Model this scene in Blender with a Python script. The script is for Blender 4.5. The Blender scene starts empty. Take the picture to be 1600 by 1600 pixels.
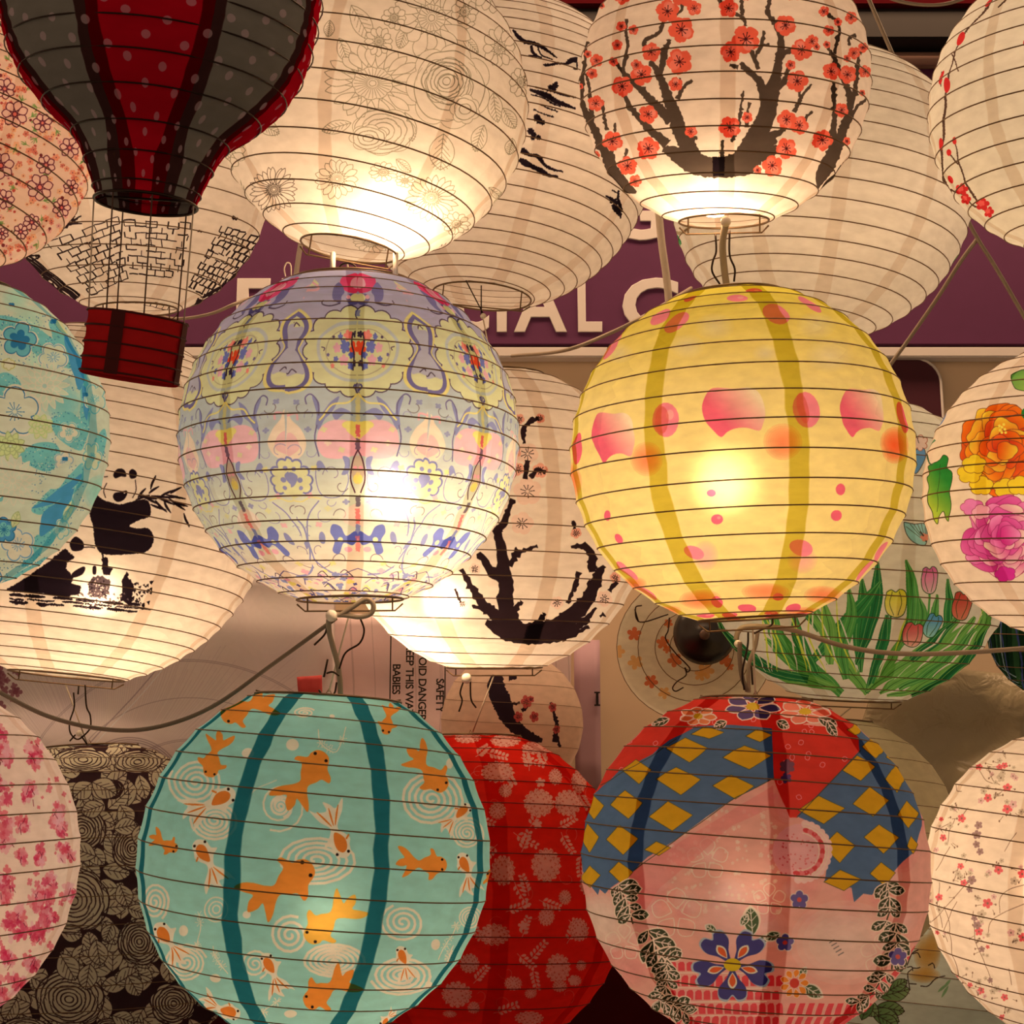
import bpy, bmesh, math, random
import numpy as np
from mathutils import Vector, Matrix

# ---------------------------------------------------------------- camera, world, exposure
SC = bpy.context.scene
COL = SC.collection
F = 2462.0                       # focal length in pixels of a 1600 frame
PITCH = math.radians(12.4)
CAM = Vector((0, 0, 1.5))
cam_data = bpy.data.cameras.new('camera')
cam_data.sensor_width = 36.0
cam_data.lens = 36.0 * F / 1600.0
cam_data.clip_start = 0.02
cam = bpy.data.objects.new('camera', cam_data)
COL.objects.link(cam)
cam.location = CAM
cam.rotation_euler = (math.pi / 2 + PITCH, 0, 0)
SC.camera = cam
RIGHT = Vector((1, 0, 0))
UP = Vector((0, -math.sin(PITCH), math.cos(PITCH)))
FWD = Vector((0, math.cos(PITCH), math.sin(PITCH)))

world = bpy.data.worlds.new('world')
SC.world = world
world.use_nodes = True
bg = world.node_tree.nodes['Background']
bg.inputs[0].default_value = (1.0, 0.62, 0.36, 1)
bg.inputs[1].default_value = 0.36
LIGHT_TINT = (1.0, 0.61, 0.32)
# added area lamp out of view, brightens the back wall and back row
fill_data = bpy.data.lights.new('back_fill_lamp', 'AREA')
fill_data.shape = 'RECTANGLE'; fill_data.size = 4.0; fill_data.size_y = 0.25
fill_data.energy = 78; fill_data.color = (1.0, 0.60, 0.33)
fill_ob = bpy.data.objects.new('back_fill_lamp', fill_data); COL.objects.link(fill_ob)
fill_ob.location = (0, 2.62, 3.72); fill_ob.rotation_euler = (math.radians(4), 0, 0)
SC.view_settings.view_transform = 'Standard'
SC.view_settings.look = 'None'
SC.view_settings.exposure = 0.0
SC.view_settings.gamma = 1.0
SC.view_settings.use_curve_mapping = False
SC.cycles.max_bounces = 6
SC.cycles.diffuse_bounces = 4
SC.cycles.sample_clamp_indirect = 4.0
SC.cycles.use_denoising = True

# ---------------------------------------------------------------- placing helpers
def at(px, py, depth):
    """the point of the world that a photograph pixel shows at a given depth"""
    return CAM + depth * (RIGHT * ((px - 800) / F) + UP * (-(py - 800) / F) + FWD)

def on_wall(px, py, Y):
    d = RIGHT * ((px - 800) / F) + UP * (-(py - 800) / F) + FWD
    return CAM + d * (Y / d.y)

def tag(o, label=None, cat=None, group=None, kind=None):
    if label: o['label'] = label
    if cat: o['category'] = cat
    if group: o['group'] = group
    if kind: o['kind'] = kind
    return o

def empty(name, loc):
    o = bpy.data.objects.new(name, None)
    o.empty_display_size = 0.05
    COL.objects.link(o)
    o.location = loc
    return o

def mesh_obj(name, verts, faces, mat, parent=None, smooth=True, uvs=None):
    """verts are world coordinates, or local ones when the parent is given"""
    me = bpy.data.meshes.new(name)
    me.from_pydata([tuple(v) for v in verts], [], faces)
    if uvs is not None:
        lay = me.uv_layers.new(name='UVMap')
        idx = np.zeros(len(me.loops), dtype=np.int32)
        me.loops.foreach_get('vertex_index', idx)
        lay.data.foreach_set('uv', np.asarray(uvs, dtype=np.float32)[idx].ravel())
    if smooth:
        me.polygons.foreach_set('use_smooth', [True] * len(me.polygons))
    me.materials.append(mat)
    me.update()
    o = bpy.data.objects.new(name, me)
    COL.objects.link(o)
    if parent: o.parent = parent
    return o

def spline(pts, n=8, closed=False):
    """Catmull-Rom through 2-D or 3-D points (rows may carry a width as last column)"""
    P = np.asarray(pts, float)
    if len(P) < 3: return P
    if closed: Q = np.vstack([P[-1], P, P[0], P[1]])
    else: Q = np.vstack([2 * P[0] - P[1], P, 2 * P[-1] - P[-2]])
    out = []
    t = np.linspace(0, 1, n, endpoint=False)[:, None]
    for i in range(1, len(Q) - 2):
        a, b, c, d = Q[i - 1], Q[i], Q[i + 1], Q[i + 2]
        out.append(0.5 * (2 * b + (c - a) * t + (2 * a - 5 * b + 4 * c - d) * t ** 2 + (3 * b - a - 3 * c + d) * t ** 3))
    if not closed: out.append(P[-1:])
    return np.vstack(out)

def tube(pts, r, sides=6, closed=False):
    """verts, faces of a tube along 3-D points; r a number or one per point"""
    P = np.asarray([tuple(p) for p in pts], float)
    n = len(P)
    R = np.full(n, r) if np.isscalar(r) else np.asarray(r, float)
    T = np.gradient(P, axis=0) if not closed else np.roll(P, -1, 0) - np.roll(P, 1, 0)
    T /= np.linalg.norm(T, axis=1)[:, None] + 1e-12
    nrm = np.cross(T[0], (0.3, 0.5, 0.8)); nrm /= np.linalg.norm(nrm)
    N = np.zeros_like(P)
    for i in range(n):
        nrm = nrm - T[i] * nrm.dot(T[i]); nrm /= np.linalg.norm(nrm) + 1e-12
        N[i] = nrm
    B = np.cross(T, N)
    a = np.arange(sides) * 2 * math.pi / sides
    V = P[:, None, :] + R[:, None, None] * (np.cos(a)[None, :, None] * N[:, None, :] + np.sin(a)[None, :, None] * B[:, None, :])
    faces = []
    m = n if closed else n - 1
    for i in range(m):
        j = (i + 1) % n
        for k in range(sides):
            l = (k + 1) % sides
            faces.append((i * sides + k, i * sides + l, j * sides + l, j * sides + k))
    if not closed:
        faces.append(tuple(range(sides))[::-1])
        faces.append(tuple((n - 1) * sides + k for k in range(sides)))
    return V.reshape(-1, 3), faces

def join(parts):
    V, Fc = [], []
    for v, f in parts:
        o = sum(len(x) for x in V)
        V.append(np.asarray(v)); Fc += [tuple(i + o for i in q) for q in f]
    return np.vstack(V), Fc

def box(c, s, bevel=0.0):
    """bevelled box as verts, faces"""
    bm = bmesh.new()
    bmesh.ops.create_cube(bm, size=1)
    for v in bm.verts: v.co = Vector((v.co.x * s[0] + c[0], v.co.y * s[1] + c[1], v.co.z * s[2] + c[2]))
    if bevel: bmesh.ops.bevel(bm, geom=bm.edges[:], offset=bevel, segments=2, affect='EDGES')
    V = [tuple(v.co) for v in bm.verts]; bm.verts.index_update()
    Fc = [tuple(v.index for v in f.verts) for f in bm.faces]
    bm.free()
    return np.array(V), Fc

def ball(c, r, seg=16, rings=10, sq=(1, 1, 1)):
    V, Fc = [], []
    for i in range(rings + 1):
        th = math.pi * i / rings
        for j in range(seg):
            a = 2 * math.pi * j / seg
            V.append((c[0] + r * sq[0] * math.sin(th) * math.cos(a), c[1] + r * sq[1] * math.sin(th) * math.sin(a), c[2] + r * sq[2] * math.cos(th)))
    for i in range(rings):
        for j in range(seg):
            k = (j + 1) % seg
            a, b, d, e = i * seg + j, i * seg + k, (i + 1) * seg + k, (i + 1) * seg + j
            Fc.append((a, e, d) if i == 0 else ((a, e, b) if i == rings - 1 else (a, e, d, b)))
    return np.array(V), Fc

def lathe(profile, seg=24):
    V, Fc = [], []
    for r, z in profile:
        for j in range(seg):
            a = 2 * math.pi * j / seg
            V.append((r * math.cos(a), r * math.sin(a), z))
    for i in range(len(profile) - 1):
        for j in range(seg):
            k = (j + 1) % seg
            Fc.append((i * seg + j, i * seg + k, (i + 1) * seg + k, (i + 1) * seg + j))
    return np.array(V), Fc

# ---------------------------------------------------------------- colours
def lin(c):
    c = np.asarray(c, float) / 255.0
    return np.where(c <= 0.04045, c / 12.92, ((c + 0.055) / 1.055) ** 2.4)

def srgb(c):
    c = np.clip(c, 0, 1)
    return np.where(c <= 0.0031308, c * 12.92, 1.055 * c ** (1 / 2.4) - 0.055)

ILL = lin((240, 190, 141))       # how the stall's warm light shows white paper
def ink(r, g, b, k=1.0):
    """own colour (sRGB 0..1) of a print that the photograph shows as r, g, b under the warm lamps"""
    c = max(0.0, b - 0.66 * r)   # cool inks look cooler beside the warm paper than they are
    return srgb(np.clip(lin((r + .16 * c, g - .03 * c, b - .20 * c)) / ILL * k, 0.004, 0.93))

def ink_lin(r, g, b, k=1.0):
    return tuple(np.clip(lin((r, g, b)) / ILL * k, 0.003, 0.93)) + (1,)

# ---------------------------------------------------------------- print canvas (a picture drawn in code, no file)
CW, CH = 1280, 1024              # 180 degrees around, 180 degrees pole to pole

class Canvas:
    def __init__(s, base, w=CW, h=CH, wrap=True):
        s.w, s.h, s.wrap = w, h, wrap
        s.a = np.empty((h, w, 3), np.float32); s.a[:] = base

    def _mask(s, P):
        x, y = P[:, 0] * 2, P[:, 1] * 2
        x0 = int(max(0, math.floor(x.min() / 2))); x1 = int(min(s.w, math.ceil(x.max() / 2) + 1))
        y0 = int(max(0, math.floor(y.min() / 2))); y1 = int(min(s.h, math.ceil(y.max() / 2) + 1))
        if x1 <= x0 or y1 <= y0: return None
        bw, bh = (x1 - x0) * 2, (y1 - y0) * 2
        x = x - x0 * 2; y = y - y0 * 2
        xa, ya = x, y; xb, yb = np.roll(x, -1), np.roll(y, -1)
        lo = np.ceil(np.minimum(ya, yb) - 0.5).astype(int); hi = np.ceil(np.maximum(ya, yb) - 0.5).astype(int)
        lo = np.clip(lo, 0, bh); hi = np.clip(hi, 0, bh)
        cnt = hi - lo
        tot = int(cnt.sum())
        if tot == 0: return None
        e = np.repeat(np.arange(len(x)), cnt)
        start = np.repeat(np.cumsum(cnt) - cnt, cnt)
        row = lo[e] + (np.arange(tot) - start)
        yy = row + 0.5
        dy = (yb - ya)[e]
        xx = xa[e] + (yy - ya[e]) * (xb - xa)[e] / np.where(dy == 0, 1, dy)
        xi = np.clip(np.ceil(xx - 0.5).astype(int), 0, bw)
        sg = np.where(dy > 0, 1.0, -1.0)
        acc = np.bincount(row * (bw + 1) + xi, weights=sg, minlength=bh * (bw + 1)).reshape(bh, bw + 1)[:, :bw]
        m = (np.abs(np.cumsum(acc, 1)) > 0.5).astype(np.float32)
        m = m.reshape(bh // 2, 2, bw // 2, 2).mean((1, 3))
        return x0, y0, m

    def fill(s, P, col, a=1.0, col2=None, g=None, mul=False):
        P = np.asarray(P, float)
        if not np.isfinite(P).all(): return
        shifts = [0]
        if s.wrap:
            if P[:, 0].max() > s.w: shifts.append(-s.w)
            if P[:, 0].min() < 0: shifts.append(s.w)
        for sh in shifts:
            Q = P + np.array([sh, 0.0])
            r = s._mask(Q)
            if r is None: continue
            x0, y0, m = r
            h, w = m.shape
            R = s.a[y0:y0 + h, x0:x0 + w]
            c = np.asarray(col, np.float32)
            if col2 is not None:
                p0, p1 = np.asarray(g[0], float) + (sh, 0), np.asarray(g[1], float) + (sh, 0)
                d = p1 - p0; L = d.dot(d) + 1e-9
                X = np.arange(x0, x0 + w)[None, :] - p0[0]; Y = np.arange(y0, y0 + h)[:, None] - p0[1]
                t = np.clip((X * d[0] + Y * d[1]) / L, 0, 1)[..., None].astype(np.float32)
                c = c * (1 - t) + np.asarray(col2, np.float32) * t
            k = (m * a)[..., None]
            if mul: R *= 1 - k + k * c
            else: R += k * (c - R)

    def image(s, name):
        im = bpy.data.images.new(name, s.w, s.h, alpha=False)
        px = np.ones((s.h, s.w, 4), np.float32)
        px[..., :3] = np.clip(s.a[::-1], 0, 1)
        im.pixels.foreach_set(px.ravel())
        im.update(); im.pack()
        return im

class Pen:
    """draws on a canvas through a mapping; view() sets origin and scale of the given coordinates"""
    def __init__(s, C, T, seed=1):
        s.C, s.T, s.ox, s.oy, s.k = C, T, 0.0, 0.0, 1.0
        s.rng = np.random.RandomState(seed)
    def view(s, ox, oy, k):
        s.ox, s.oy, s.k = ox, oy, k; return s
    def m(s, P):
        P = np.asarray(P, float)[:, :2]
        return s.T(P / s.k + (s.ox, s.oy))
    def raw(s, P, col, a=1, col2=None, g=None, mul=False):
        P = np.asarray(P, float)[:, :2]
        Q = np.roll(P, -1, 0)
        L = np.linalg.norm(Q - P, axis=1).max() / s.k
        n = int(min(8, max(1, L // 9)))
        if n > 1:
            t = (np.arange(n) / n)[None, :, None]
            P = (P[:, None] * (1 - t) + Q[:, None] * t).reshape(-1, 2)
        gg = s.m(g) if g is not None else None
        s.C.fill(s.m(P), col, a, col2, gg, mul)
    def poly(s, P, col, smooth=False, jag=0, **kw):
        if smooth: P = spline(P, 6, True)
        if jag:
            P = s.dens(np.asarray(P, float)[:, :2], jag * 1.5)
            P = P + s.rng.normal(0, jag * 0.5, P.shape)
        s.raw(P, col, **kw)
    def dens(s, P, step):
        out = []
        for a, b in zip(P, np.roll(P, -1, 0)):
            n = max(1, int(np.linalg.norm(b - a) / step))
            t = (np.arange(n) / n)[:, None]; out.append(a * (1 - t) + b * t)
        return np.vstack(out)
    def stroke(s, P, w, col, smooth=True, jag=0, a=1, closed=False, taper=False, mul=False):
        P = np.asarray(P, float)
        if P.shape[1] == 2: P = np.column_stack([P, np.full(len(P), float(w) if np.isscalar(w) else 0)])
        if not np.isscalar(w): P[:, 2] = w
        elif w != 1 and P.shape[1] == 3 and False: pass
        if closed: P = np.vstack([P, P[:1]])
        if smooth and len(P) > 2: P = spline(P, 5)
        if jag and len(P) > 1:
            Q = []
            for i in range(len(P) - 1):
                n = max(1, int(np.linalg.norm(P[i + 1, :2] - P[i, :2]) / max(jag * 1.6, 2)))
                t = (np.arange(n) / n)[:, None]; Q.append(P[i] * (1 - t) + P[i + 1] * t)
            Q.append(P[-1:]); P = np.vstack(Q)
        X, W = P[:, :2], np.maximum(P[:, 2], 0.3) / 2
        if taper: W = W * np.sin(np.linspace(0.12, math.pi - 0.12, len(W))) ** 0.6
        T = np.gradient(X, axis=0); T /= np.linalg.norm(T, axis=1)[:, None] + 1e-9
        N = np.column_stack([-T[:, 1], T[:, 0]])
        wl = W + (np.abs(s.rng.normal(0, jag, len(W))) if jag else 0)
        wr = W + (np.abs(s.rng.normal(0, jag, len(W))) if jag else 0)
        O = np.vstack([X + N * wl[:, None], (X - N * wr[:, None])[::-1]])
        s.raw(O, col, a, mul=mul)
    def dot(s, x, y, rx, col, ry=None, rot=0, n=18, **kw):
        ry = rx if ry is None else ry
        t = np.arange(n) * 2 * math.pi / n
        c, q = math.cos(math.radians(rot)), math.sin(math.radians(rot))
        X, Y = rx * np.cos(t), ry * np.sin(t)
        s.raw(np.column_stack([x + X * c - Y * q, y + X * q + Y * c]), col, **kw)
    def soft(s, x, y, rx, col, ry=None, a=0.8, rot=0, n=9):
        ry = rx if ry is None else ry
        for i in range(n):
            k = 1 - (i + 0.5) / n
            s.dot(x, y, rx * k, col, ry * k, rot, a=1 - (1 - a) ** (1.6 / n))
    def flower(s, x, y, r, col, n=5, sq=1.0, rot=0, notch=0.3, a=1, edge=None, ew=2, jag=0):
        t = np.linspace(0, 2 * math.pi, n * 10, endpoint=False)
        rr = r * (1 - notch + notch * np.abs(np.sin(n * (t) / 2)) ** 0.7)
        if jag: rr = rr * (1 + s.rng.normal(0, jag, len(rr)))
        t2 = t + math.radians(rot)
        P = np.column_stack([x + rr * np.cos(t2), y + rr * np.sin(t2) * sq])
        if col is not None: s.raw(P, col, a)
        if edge is not None: s.stroke(P, ew, edge, smooth=False, closed=True)
    def petal(s, x, y, ang, r0, r1, w, col=None, edge=None, ew=2, sq=1.0, tip=0.0, col2=None, a=1):
        """a petal or leaf from r0 to r1 along ang (degrees) with full width w"""
        t = np.linspace(0, 1, 9)
        wv = w / 2 * np.sin(math.pi * np.clip(t, 0, 1) ** (1.3 - tip)) ** 0.75
        c, q = math.cos(math.radians(ang)), math.sin(math.radians(ang))
        u = r0 + (r1 - r0) * t
        L = np.column_stack([u, wv]); R = np.column_stack([u, -wv])[::-1]
        Q = np.vstack([L, R])
        P = np.column_stack([x + Q[:, 0] * c - Q[:, 1] * q, y + (Q[:, 0] * q + Q[:, 1] * c) * sq])
        if col is not None:
            if col2 is not None: s.raw(P, col, a, col2, [(x + r0 * c, y + r0 * q * sq), (x + r1 * c, y + r1 * q * sq)])
            else: s.raw(P, col, a)
        if edge is not None: s.stroke(P, ew, edge, smooth=False, closed=True)
    def leaf(s, x, y, ang, L, w, col=None, edge=None, ew=2, veins=0, vcol=None, col2=None):
        s.petal(x, y, ang, 0, L, w, col, edge, ew, tip=0.25, col2=col2)
        vc = vcol if vcol is not None else edge
        if veins and vc is not None:
            c, q = math.cos(math.radians(ang)), math.sin(math.radians(ang))
            s.stroke([(x, y), (x + L * c, y + L * q)], ew, vc, smooth=False)
            for i in range(1, veins + 1):
                u = L * i / (veins + 1); h = w * 0.46 * math.sin(math.pi * (i / (veins + 1)) ** 1.05) ** 0.8
                for sg in (1, -1):
                    u2 = min(u + h * 0.8, L)
                    s.stroke([(x + u * c, y + u * q), (x + u2 * c - sg * h * 0.8 * q, y + u2 * q + sg * h * 0.8 * c)], ew * 0.8, vc, smooth=False)
    def spiral(s, x, y, r, w, col, turns=4, sq=1.0, rot=0, r0=0.06):
        t = np.linspace(0, 1, int(turns * 16))
        a = t * turns * 2 * math.pi + math.radians(rot)
        rr = r * (r0 + (1 - r0) * t)
        s.stroke(np.column_stack([x + rr * np.cos(a), y + rr * np.sin(a) * sq]), w, col, smooth=False)
    def rose(s, x, y, r, col, edge, ew, sq=1.0, n=6, rot=0):
        """rose seen from above: scalloped outer petals, wobbling rings of petal edges inside"""
        rng = s.rng
        if col is not None: s.flower(x, y, r, col, 7, sq, rot, 0.16)
        s.flower(x, y, r, None, 7, sq, rot, 0.16, edge=edge, ew=ew)
        for i in range(n):
            k = 1 - (i + 1) / (n + 1)
            m = 3 + (i % 3) if k > 0.35 else 2
            off = rng.uniform(0, 360)
            for j in range(m):
                a0 = off + j * 360 / m
                t = np.radians(np.linspace(a0 - 8, a0 + 360 / m + 18, 9))
                rr = r * k * (1 + 0.12 * np.sin(np.linspace(0, math.pi, 9)) + rng.normal(0, 0.015, 9))
                P = np.column_stack([x + rr * np.cos(t), y + rr * np.sin(t) * sq])
                W = ew * (0.5 + 1.3 * np.sin(np.linspace(0, math.pi, 9)))
                s.stroke(P, W, edge)

# ---------------------------------------------------------------- materials
def nd(nt, kind, **kw):
    n = nt.nodes.new(kind)
    for k, v in kw.items(): setattr(n, k, v)
    return n

def mat_new(name):
    m = bpy.data.materials.new(name); m.use_nodes = True
    nt = m.node_tree; nt.nodes.clear()
    return m, nt, nd(nt, 'ShaderNodeOutputMaterial')

def paper_mat(name, image=None, color=None, thin=0.55, lobe=0.0, crinkle=1.0, rough=0.9):
    """thin printed paper: reflects, lets light through, scatters part of it forward"""
    m, nt, out = mat_new(name)
    L = nt.links.new
    tc = nd(nt, 'ShaderNodeTexCoord')
    if image is not None:
        im = nd(nt, 'ShaderNodeTexImage'); im.image = image; im.extension = 'REPEAT'; im.interpolation = 'Linear'
        L(tc.outputs['UV'], im.inputs[0]); base = im.outputs[0]
    else:
        rgb = nd(nt, 'ShaderNodeRGB'); rgb.outputs[0].default_value = color; base = rgb.outputs[0]
    # fibre mottling of the paper
    no = nd(nt, 'ShaderNodeTexNoise'); no.inputs['Scale'].default_value = 45; no.inputs['Detail'].default_value = 5
    mp = nd(nt, 'ShaderNodeMapping'); mp.inputs['Scale'].default_value = (1, 1, 2.2)
    L(tc.outputs['Object'], mp.inputs[0]); L(mp.outputs[0], no.inputs['Vector'])
    mr = nd(nt, 'ShaderNodeMapRange'); mr.inputs[1].default_value = 0.25; mr.inputs[2].default_value = 0.75
    mr.inputs[3].default_value = 0.88; mr.inputs[4].default_value = 1.06
    L(no.outputs['Fac'], mr.inputs[0])
    mix = nd(nt, 'ShaderNodeMix', data_type='RGBA', blend_type='MULTIPLY'); mix.inputs['Factor'].default_value = 1
    L(base, mix.inputs['A']); L(mr.outputs[0], mix.inputs['B'])
    c = mix.outputs['Result']
    # creases
    n2 = nd(nt, 'ShaderNodeTexNoise'); n2.inputs['Scale'].default_value = 16; n2.inputs['Detail'].default_value = 6; n2.inputs['Roughness'].default_value = 0.62
    n2.noise_type = 'RIDGED_MULTIFRACTAL' if hasattr(n2, 'noise_type') else n2.noise_type
    L(mp.outputs[0], n2.inputs['Vector'])
    bp = nd(nt, 'ShaderNodeBump'); bp.inputs['Strength'].default_value = 0.18 * crinkle; bp.inputs['Distance'].default_value = 0.004
    L(n2.outputs['Fac'], bp.inputs['Height'])
    df = nd(nt, 'ShaderNodeBsdfDiffuse'); tr = nd(nt, 'ShaderNodeBsdfTranslucent'); rf = nd(nt, 'ShaderNodeBsdfRefraction')
    rf.inputs['Roughness'].default_value = rough; rf.inputs['IOR'].default_value = 1.2
    for b in (df, tr, rf): L(c, b.inputs['Color'])
    for b in (df, tr): L(bp.outputs[0], b.inputs['Normal'])
    m1 = nd(nt, 'ShaderNodeMixShader'); m1.inputs[0].default_value = thin
    L(df.outputs[0], m1.inputs[1]); L(tr.outputs[0], m1.inputs[2])
    m2 = nd(nt, 'ShaderNodeMixShader'); m2.inputs[0].default_value = lobe
    L(m1.outputs[0], m2.inputs[1]); L(rf.outputs[0], m2.inputs[2])
    L(m2.outputs[0], out.inputs[0])
    return m

def plain_mat(name, color, rough=0.6, metal=0.0, var=0.12, scale=30, bump=0.0, color2=None, spec=0.3):
    m, nt, out = mat_new(name); L = nt.links.new
    b = nd(nt, 'ShaderNodeBsdfPrincipled')
    tc = nd(nt, 'ShaderNodeTexCoord'); no = nd(nt, 'ShaderNodeTexNoise'); no.inputs['Scale'].default_value = scale; no.inputs['Detail'].default_value = 4
    L(tc.outputs['Object'], no.inputs['Vector'])
    mix = nd(nt, 'ShaderNodeMix', data_type='RGBA')
    c = np.array(color[:3]); c2 = np.array(color2[:3]) if color2 is not None else c * (1 - var * 2)
    mix.inputs['A'].default_value = tuple(c2) + (1,); mix.inputs['B'].default_value = tuple(np.clip(c * (1 + var * 0.5), 0, 1)) + (1,)
    L(no.outputs['Fac'], mix.inputs['Factor']); L(mix.outputs['Result'], b.inputs['Base Color'])
    b.inputs['Roughness'].default_value = rough; b.inputs['Metallic'].default_value = metal
    b.inputs['Specular IOR Level'].default_value = spec
    if bump:
        bp = nd(nt, 'ShaderNodeBump'); bp.inputs['Strength'].default_value = bump; bp.inputs['Distance'].default_value = 0.004
        L(no.outputs['Fac'], bp.inputs['Height']); L(bp.outputs[0], b.inputs['Normal'])
    L(b.outputs[0], out.inputs[0])
    return m

def image_mat(name, image, rough=0.8):
    m, nt, out = mat_new(name); L = nt.links.new
    b = nd(nt, 'ShaderNodeBsdfPrincipled'); im = nd(nt, 'ShaderNodeTexImage'); im.image = image
    tc = nd(nt, 'ShaderNodeTexCoord'); L(tc.outputs['UV'], im.inputs[0]); L(im.outputs[0], b.inputs['Base Color'])
    b.inputs['Roughness'].default_value = rough; b.inputs['Specular IOR Level'].default_value = 0.25
    L(b.outputs[0], out.inputs[0])
    return m

def film_mat(name, tint, rough=0.25, op=0.35):
    """crumpled plastic film"""
    m, nt, out = mat_new(name); L = nt.links.new
    tc = nd(nt, 'ShaderNodeTexCoord'); no = nd(nt, 'ShaderNodeTexNoise'); no.inputs['Scale'].default_value = 22; no.inputs['Detail'].default_value = 7
    no.inputs['Distortion'].default_value = 1.2
    L(tc.outputs['Object'], no.inputs['Vector'])
    bp = nd(nt, 'ShaderNodeBump'); bp.inputs['Strength'].default_value = 0.9; bp.inputs['Distance'].default_value = 0.01
    L(no.outputs['Fac'], bp.inputs['Height'])
    g = nd(nt, 'ShaderNodeBsdfPrincipled'); g.inputs['Base Color'].default_value = tint; g.inputs['Roughness'].default_value = rough
    L(bp.outputs[0], g.inputs['Normal'])
    t = nd(nt, 'ShaderNodeBsdfTransparent')
    mx = nd(nt, 'ShaderNodeMixShader'); mx.inputs[0].default_value = op
    L(t.outputs[0], mx.inputs[1]); L(g.outputs[0], mx.inputs[2]); L(mx.outputs[0], out.inputs[0])
    return m

def bulb_mat(name, strength):
    m, nt, out = mat_new(name)
    e = nd(nt, 'ShaderNodeEmission'); e.inputs[0].default_value = LIGHT_TINT + (1,); e.inputs[1].default_value = strength
    nt.links.new(e.outputs[0], out.inputs[0])
    return m

M_RIB = plain_mat('rib wire', (0.17, 0.10, 0.055, 1), 0.6)
M_RIM = plain_mat('rim wire', (0.14, 0.09, 0.05, 1), 0.4, 0.6)
M_WIRE = plain_mat('hook wire', (0.035, 0.022, 0.018, 1), 0.35, 0.8)
M_CORD = plain_mat('power cord', (0.30, 0.25, 0.19, 1), 0.5)
M_CORD_D = plain_mat('dark power cord', (0.17, 0.13, 0.10, 1), 0.5)
M_STRING = plain_mat('pale string', (0.62, 0.55, 0.46, 1), 0.8)
M_SOCKET = plain_mat('lamp socket', (0.75, 0.72, 0.66, 1), 0.45)
M_KNOT = plain_mat('white plug', (0.85, 0.8, 0.72, 1), 0.5)

# ---------------------------------------------------------------- lantern builder
class Lantern:
    """where a lantern hangs and how its axis leans; maps photograph pixels onto its surface"""
    def __init__(s, cx, cy, rpx, depth, roll=0.0, t=0.1):
        s.c = at(cx, cy, depth); s.rpx = rpx; s.cx, s.cy, s.depth = cx, cy, depth
        D = (s.c - CAM).length
        s.R = D * math.sin(math.atan(rpx / math.hypot(F, math.hypot(cx - 800, cy - 800)))) * 0.995
        back = (CAM - s.c).normalized()                       # towards the viewer
        rt = back.cross(UP); rt = -rt.normalized() if rt.x > 0 else rt.normalized()
        rt = UP.cross(back).normalized()
        up = back.cross(rt).normalized()
        r = math.radians(roll); q = math.sqrt(1 - t * t)
        down = (-math.sin(r) * rt - math.cos(r) * up) * q + back * t
        Z = -down.normalized()
        Y = -(back - Z * back.dot(Z)).normalized()
        X = Y.cross(Z).normalized()
        s.M = Matrix((X, Y, Z)).transposed().to_4x4(); s.M.translation = s.c
        s.Mi = np.array(s.M.inverted())
        s.up = Z
    def photo(s, P):
        """pixels -> canvas coordinates"""
        P = np.asarray(P, float)
        d = (np.outer((P[:, 0] - 800) / F, RIGHT) + np.outer(-(P[:, 1] - 800) / F, UP) + np.array(FWD))
        o = s.Mi[:3, :3] @ np.array(CAM) + s.Mi[:3, 3]
        d = d @ s.Mi[:3, :3].T
        d /= np.linalg.norm(d, axis=1)[:, None]
        b = d @ o; c = o @ o - s.R ** 2
        disc = b * b - c
        tt = -b - np.sqrt(np.maximum(disc, 0))
        H = o + d * tt[:, None]
        H /= np.linalg.norm(H, axis=1)[:, None]
        az = np.degrees(np.arctan2(H[:, 0], -H[:, 1])); th = np.degrees(np.arccos(np.clip(H[:, 2], -1, 1)))
        return np.column_stack([(az + 90) / 180 * CW, th / 180 * CH])
    def surf(s, az0, th0, rot=0.0):
        """flat degrees around a point of the surface -> canvas coordinates"""
        c, q = math.cos(math.radians(rot)), math.sin(math.radians(rot))
        def T(P):
            x = P[:, 0] * c - P[:, 1] * q; y = P[:, 0] * q + P[:, 1] * c
            th = th0 + y
            az = az0 + x / np.maximum(np.sin(np.radians(th)), 0.2)
            return np.column_stack([(az + 90) / 180 * CW, th / 180 * CH])
        return T
    def pt(s, az, th, k=1.0):
        a, b = math.radians(az), math.radians(th)
        return Vector((s.R * k * math.sin(b) * math.sin(a), -s.R * k * math.sin(b) * math.cos(a), s.R * k * math.cos(b)))
    def world(s, v): return s.M @ Vector(v)
    def local(s, v): return s.M.inverted() @ Vector(v)

def seams(C, azs, depth=0.75, half=3.0, seed=3, tint=None):
    """where two paper gores overlap the print lies double"""
    rng = np.random.RandomState(seed)
    th = (np.arange(C.h) + 0.5) / C.h * 180
    az = (np.arange(C.w) + 0.5) / C.w * 180 - 90
    for a0 in azs:
        kn = np.interp(th, np.linspace(0, 180, 25), rng.normal(0, 0.35, 25)); k2 = np.interp(th, np.linspace(0, 180, 31), rng.normal(0, 0.3, 31))
        hw = half / np.maximum(np.sin(np.radians(th)), 0.3)
        for sh in (-180, 0, 180):
            d = az[None, :] - (a0 + sh)
            m = np.clip((hw + kn)[:, None] - d, 0, 0.5) * np.clip(d + (hw + k2)[:, None], 0, 0.5) * 4
            m = (m * depth)[..., None].astype(np.float32)
            c = C.a * C.a * np.array((.86, .78, .72), np.float32) if tint is None else C.a * np.asarray(tint, np.float32)
            C.a = C.a * (1 - m) + c * m

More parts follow.
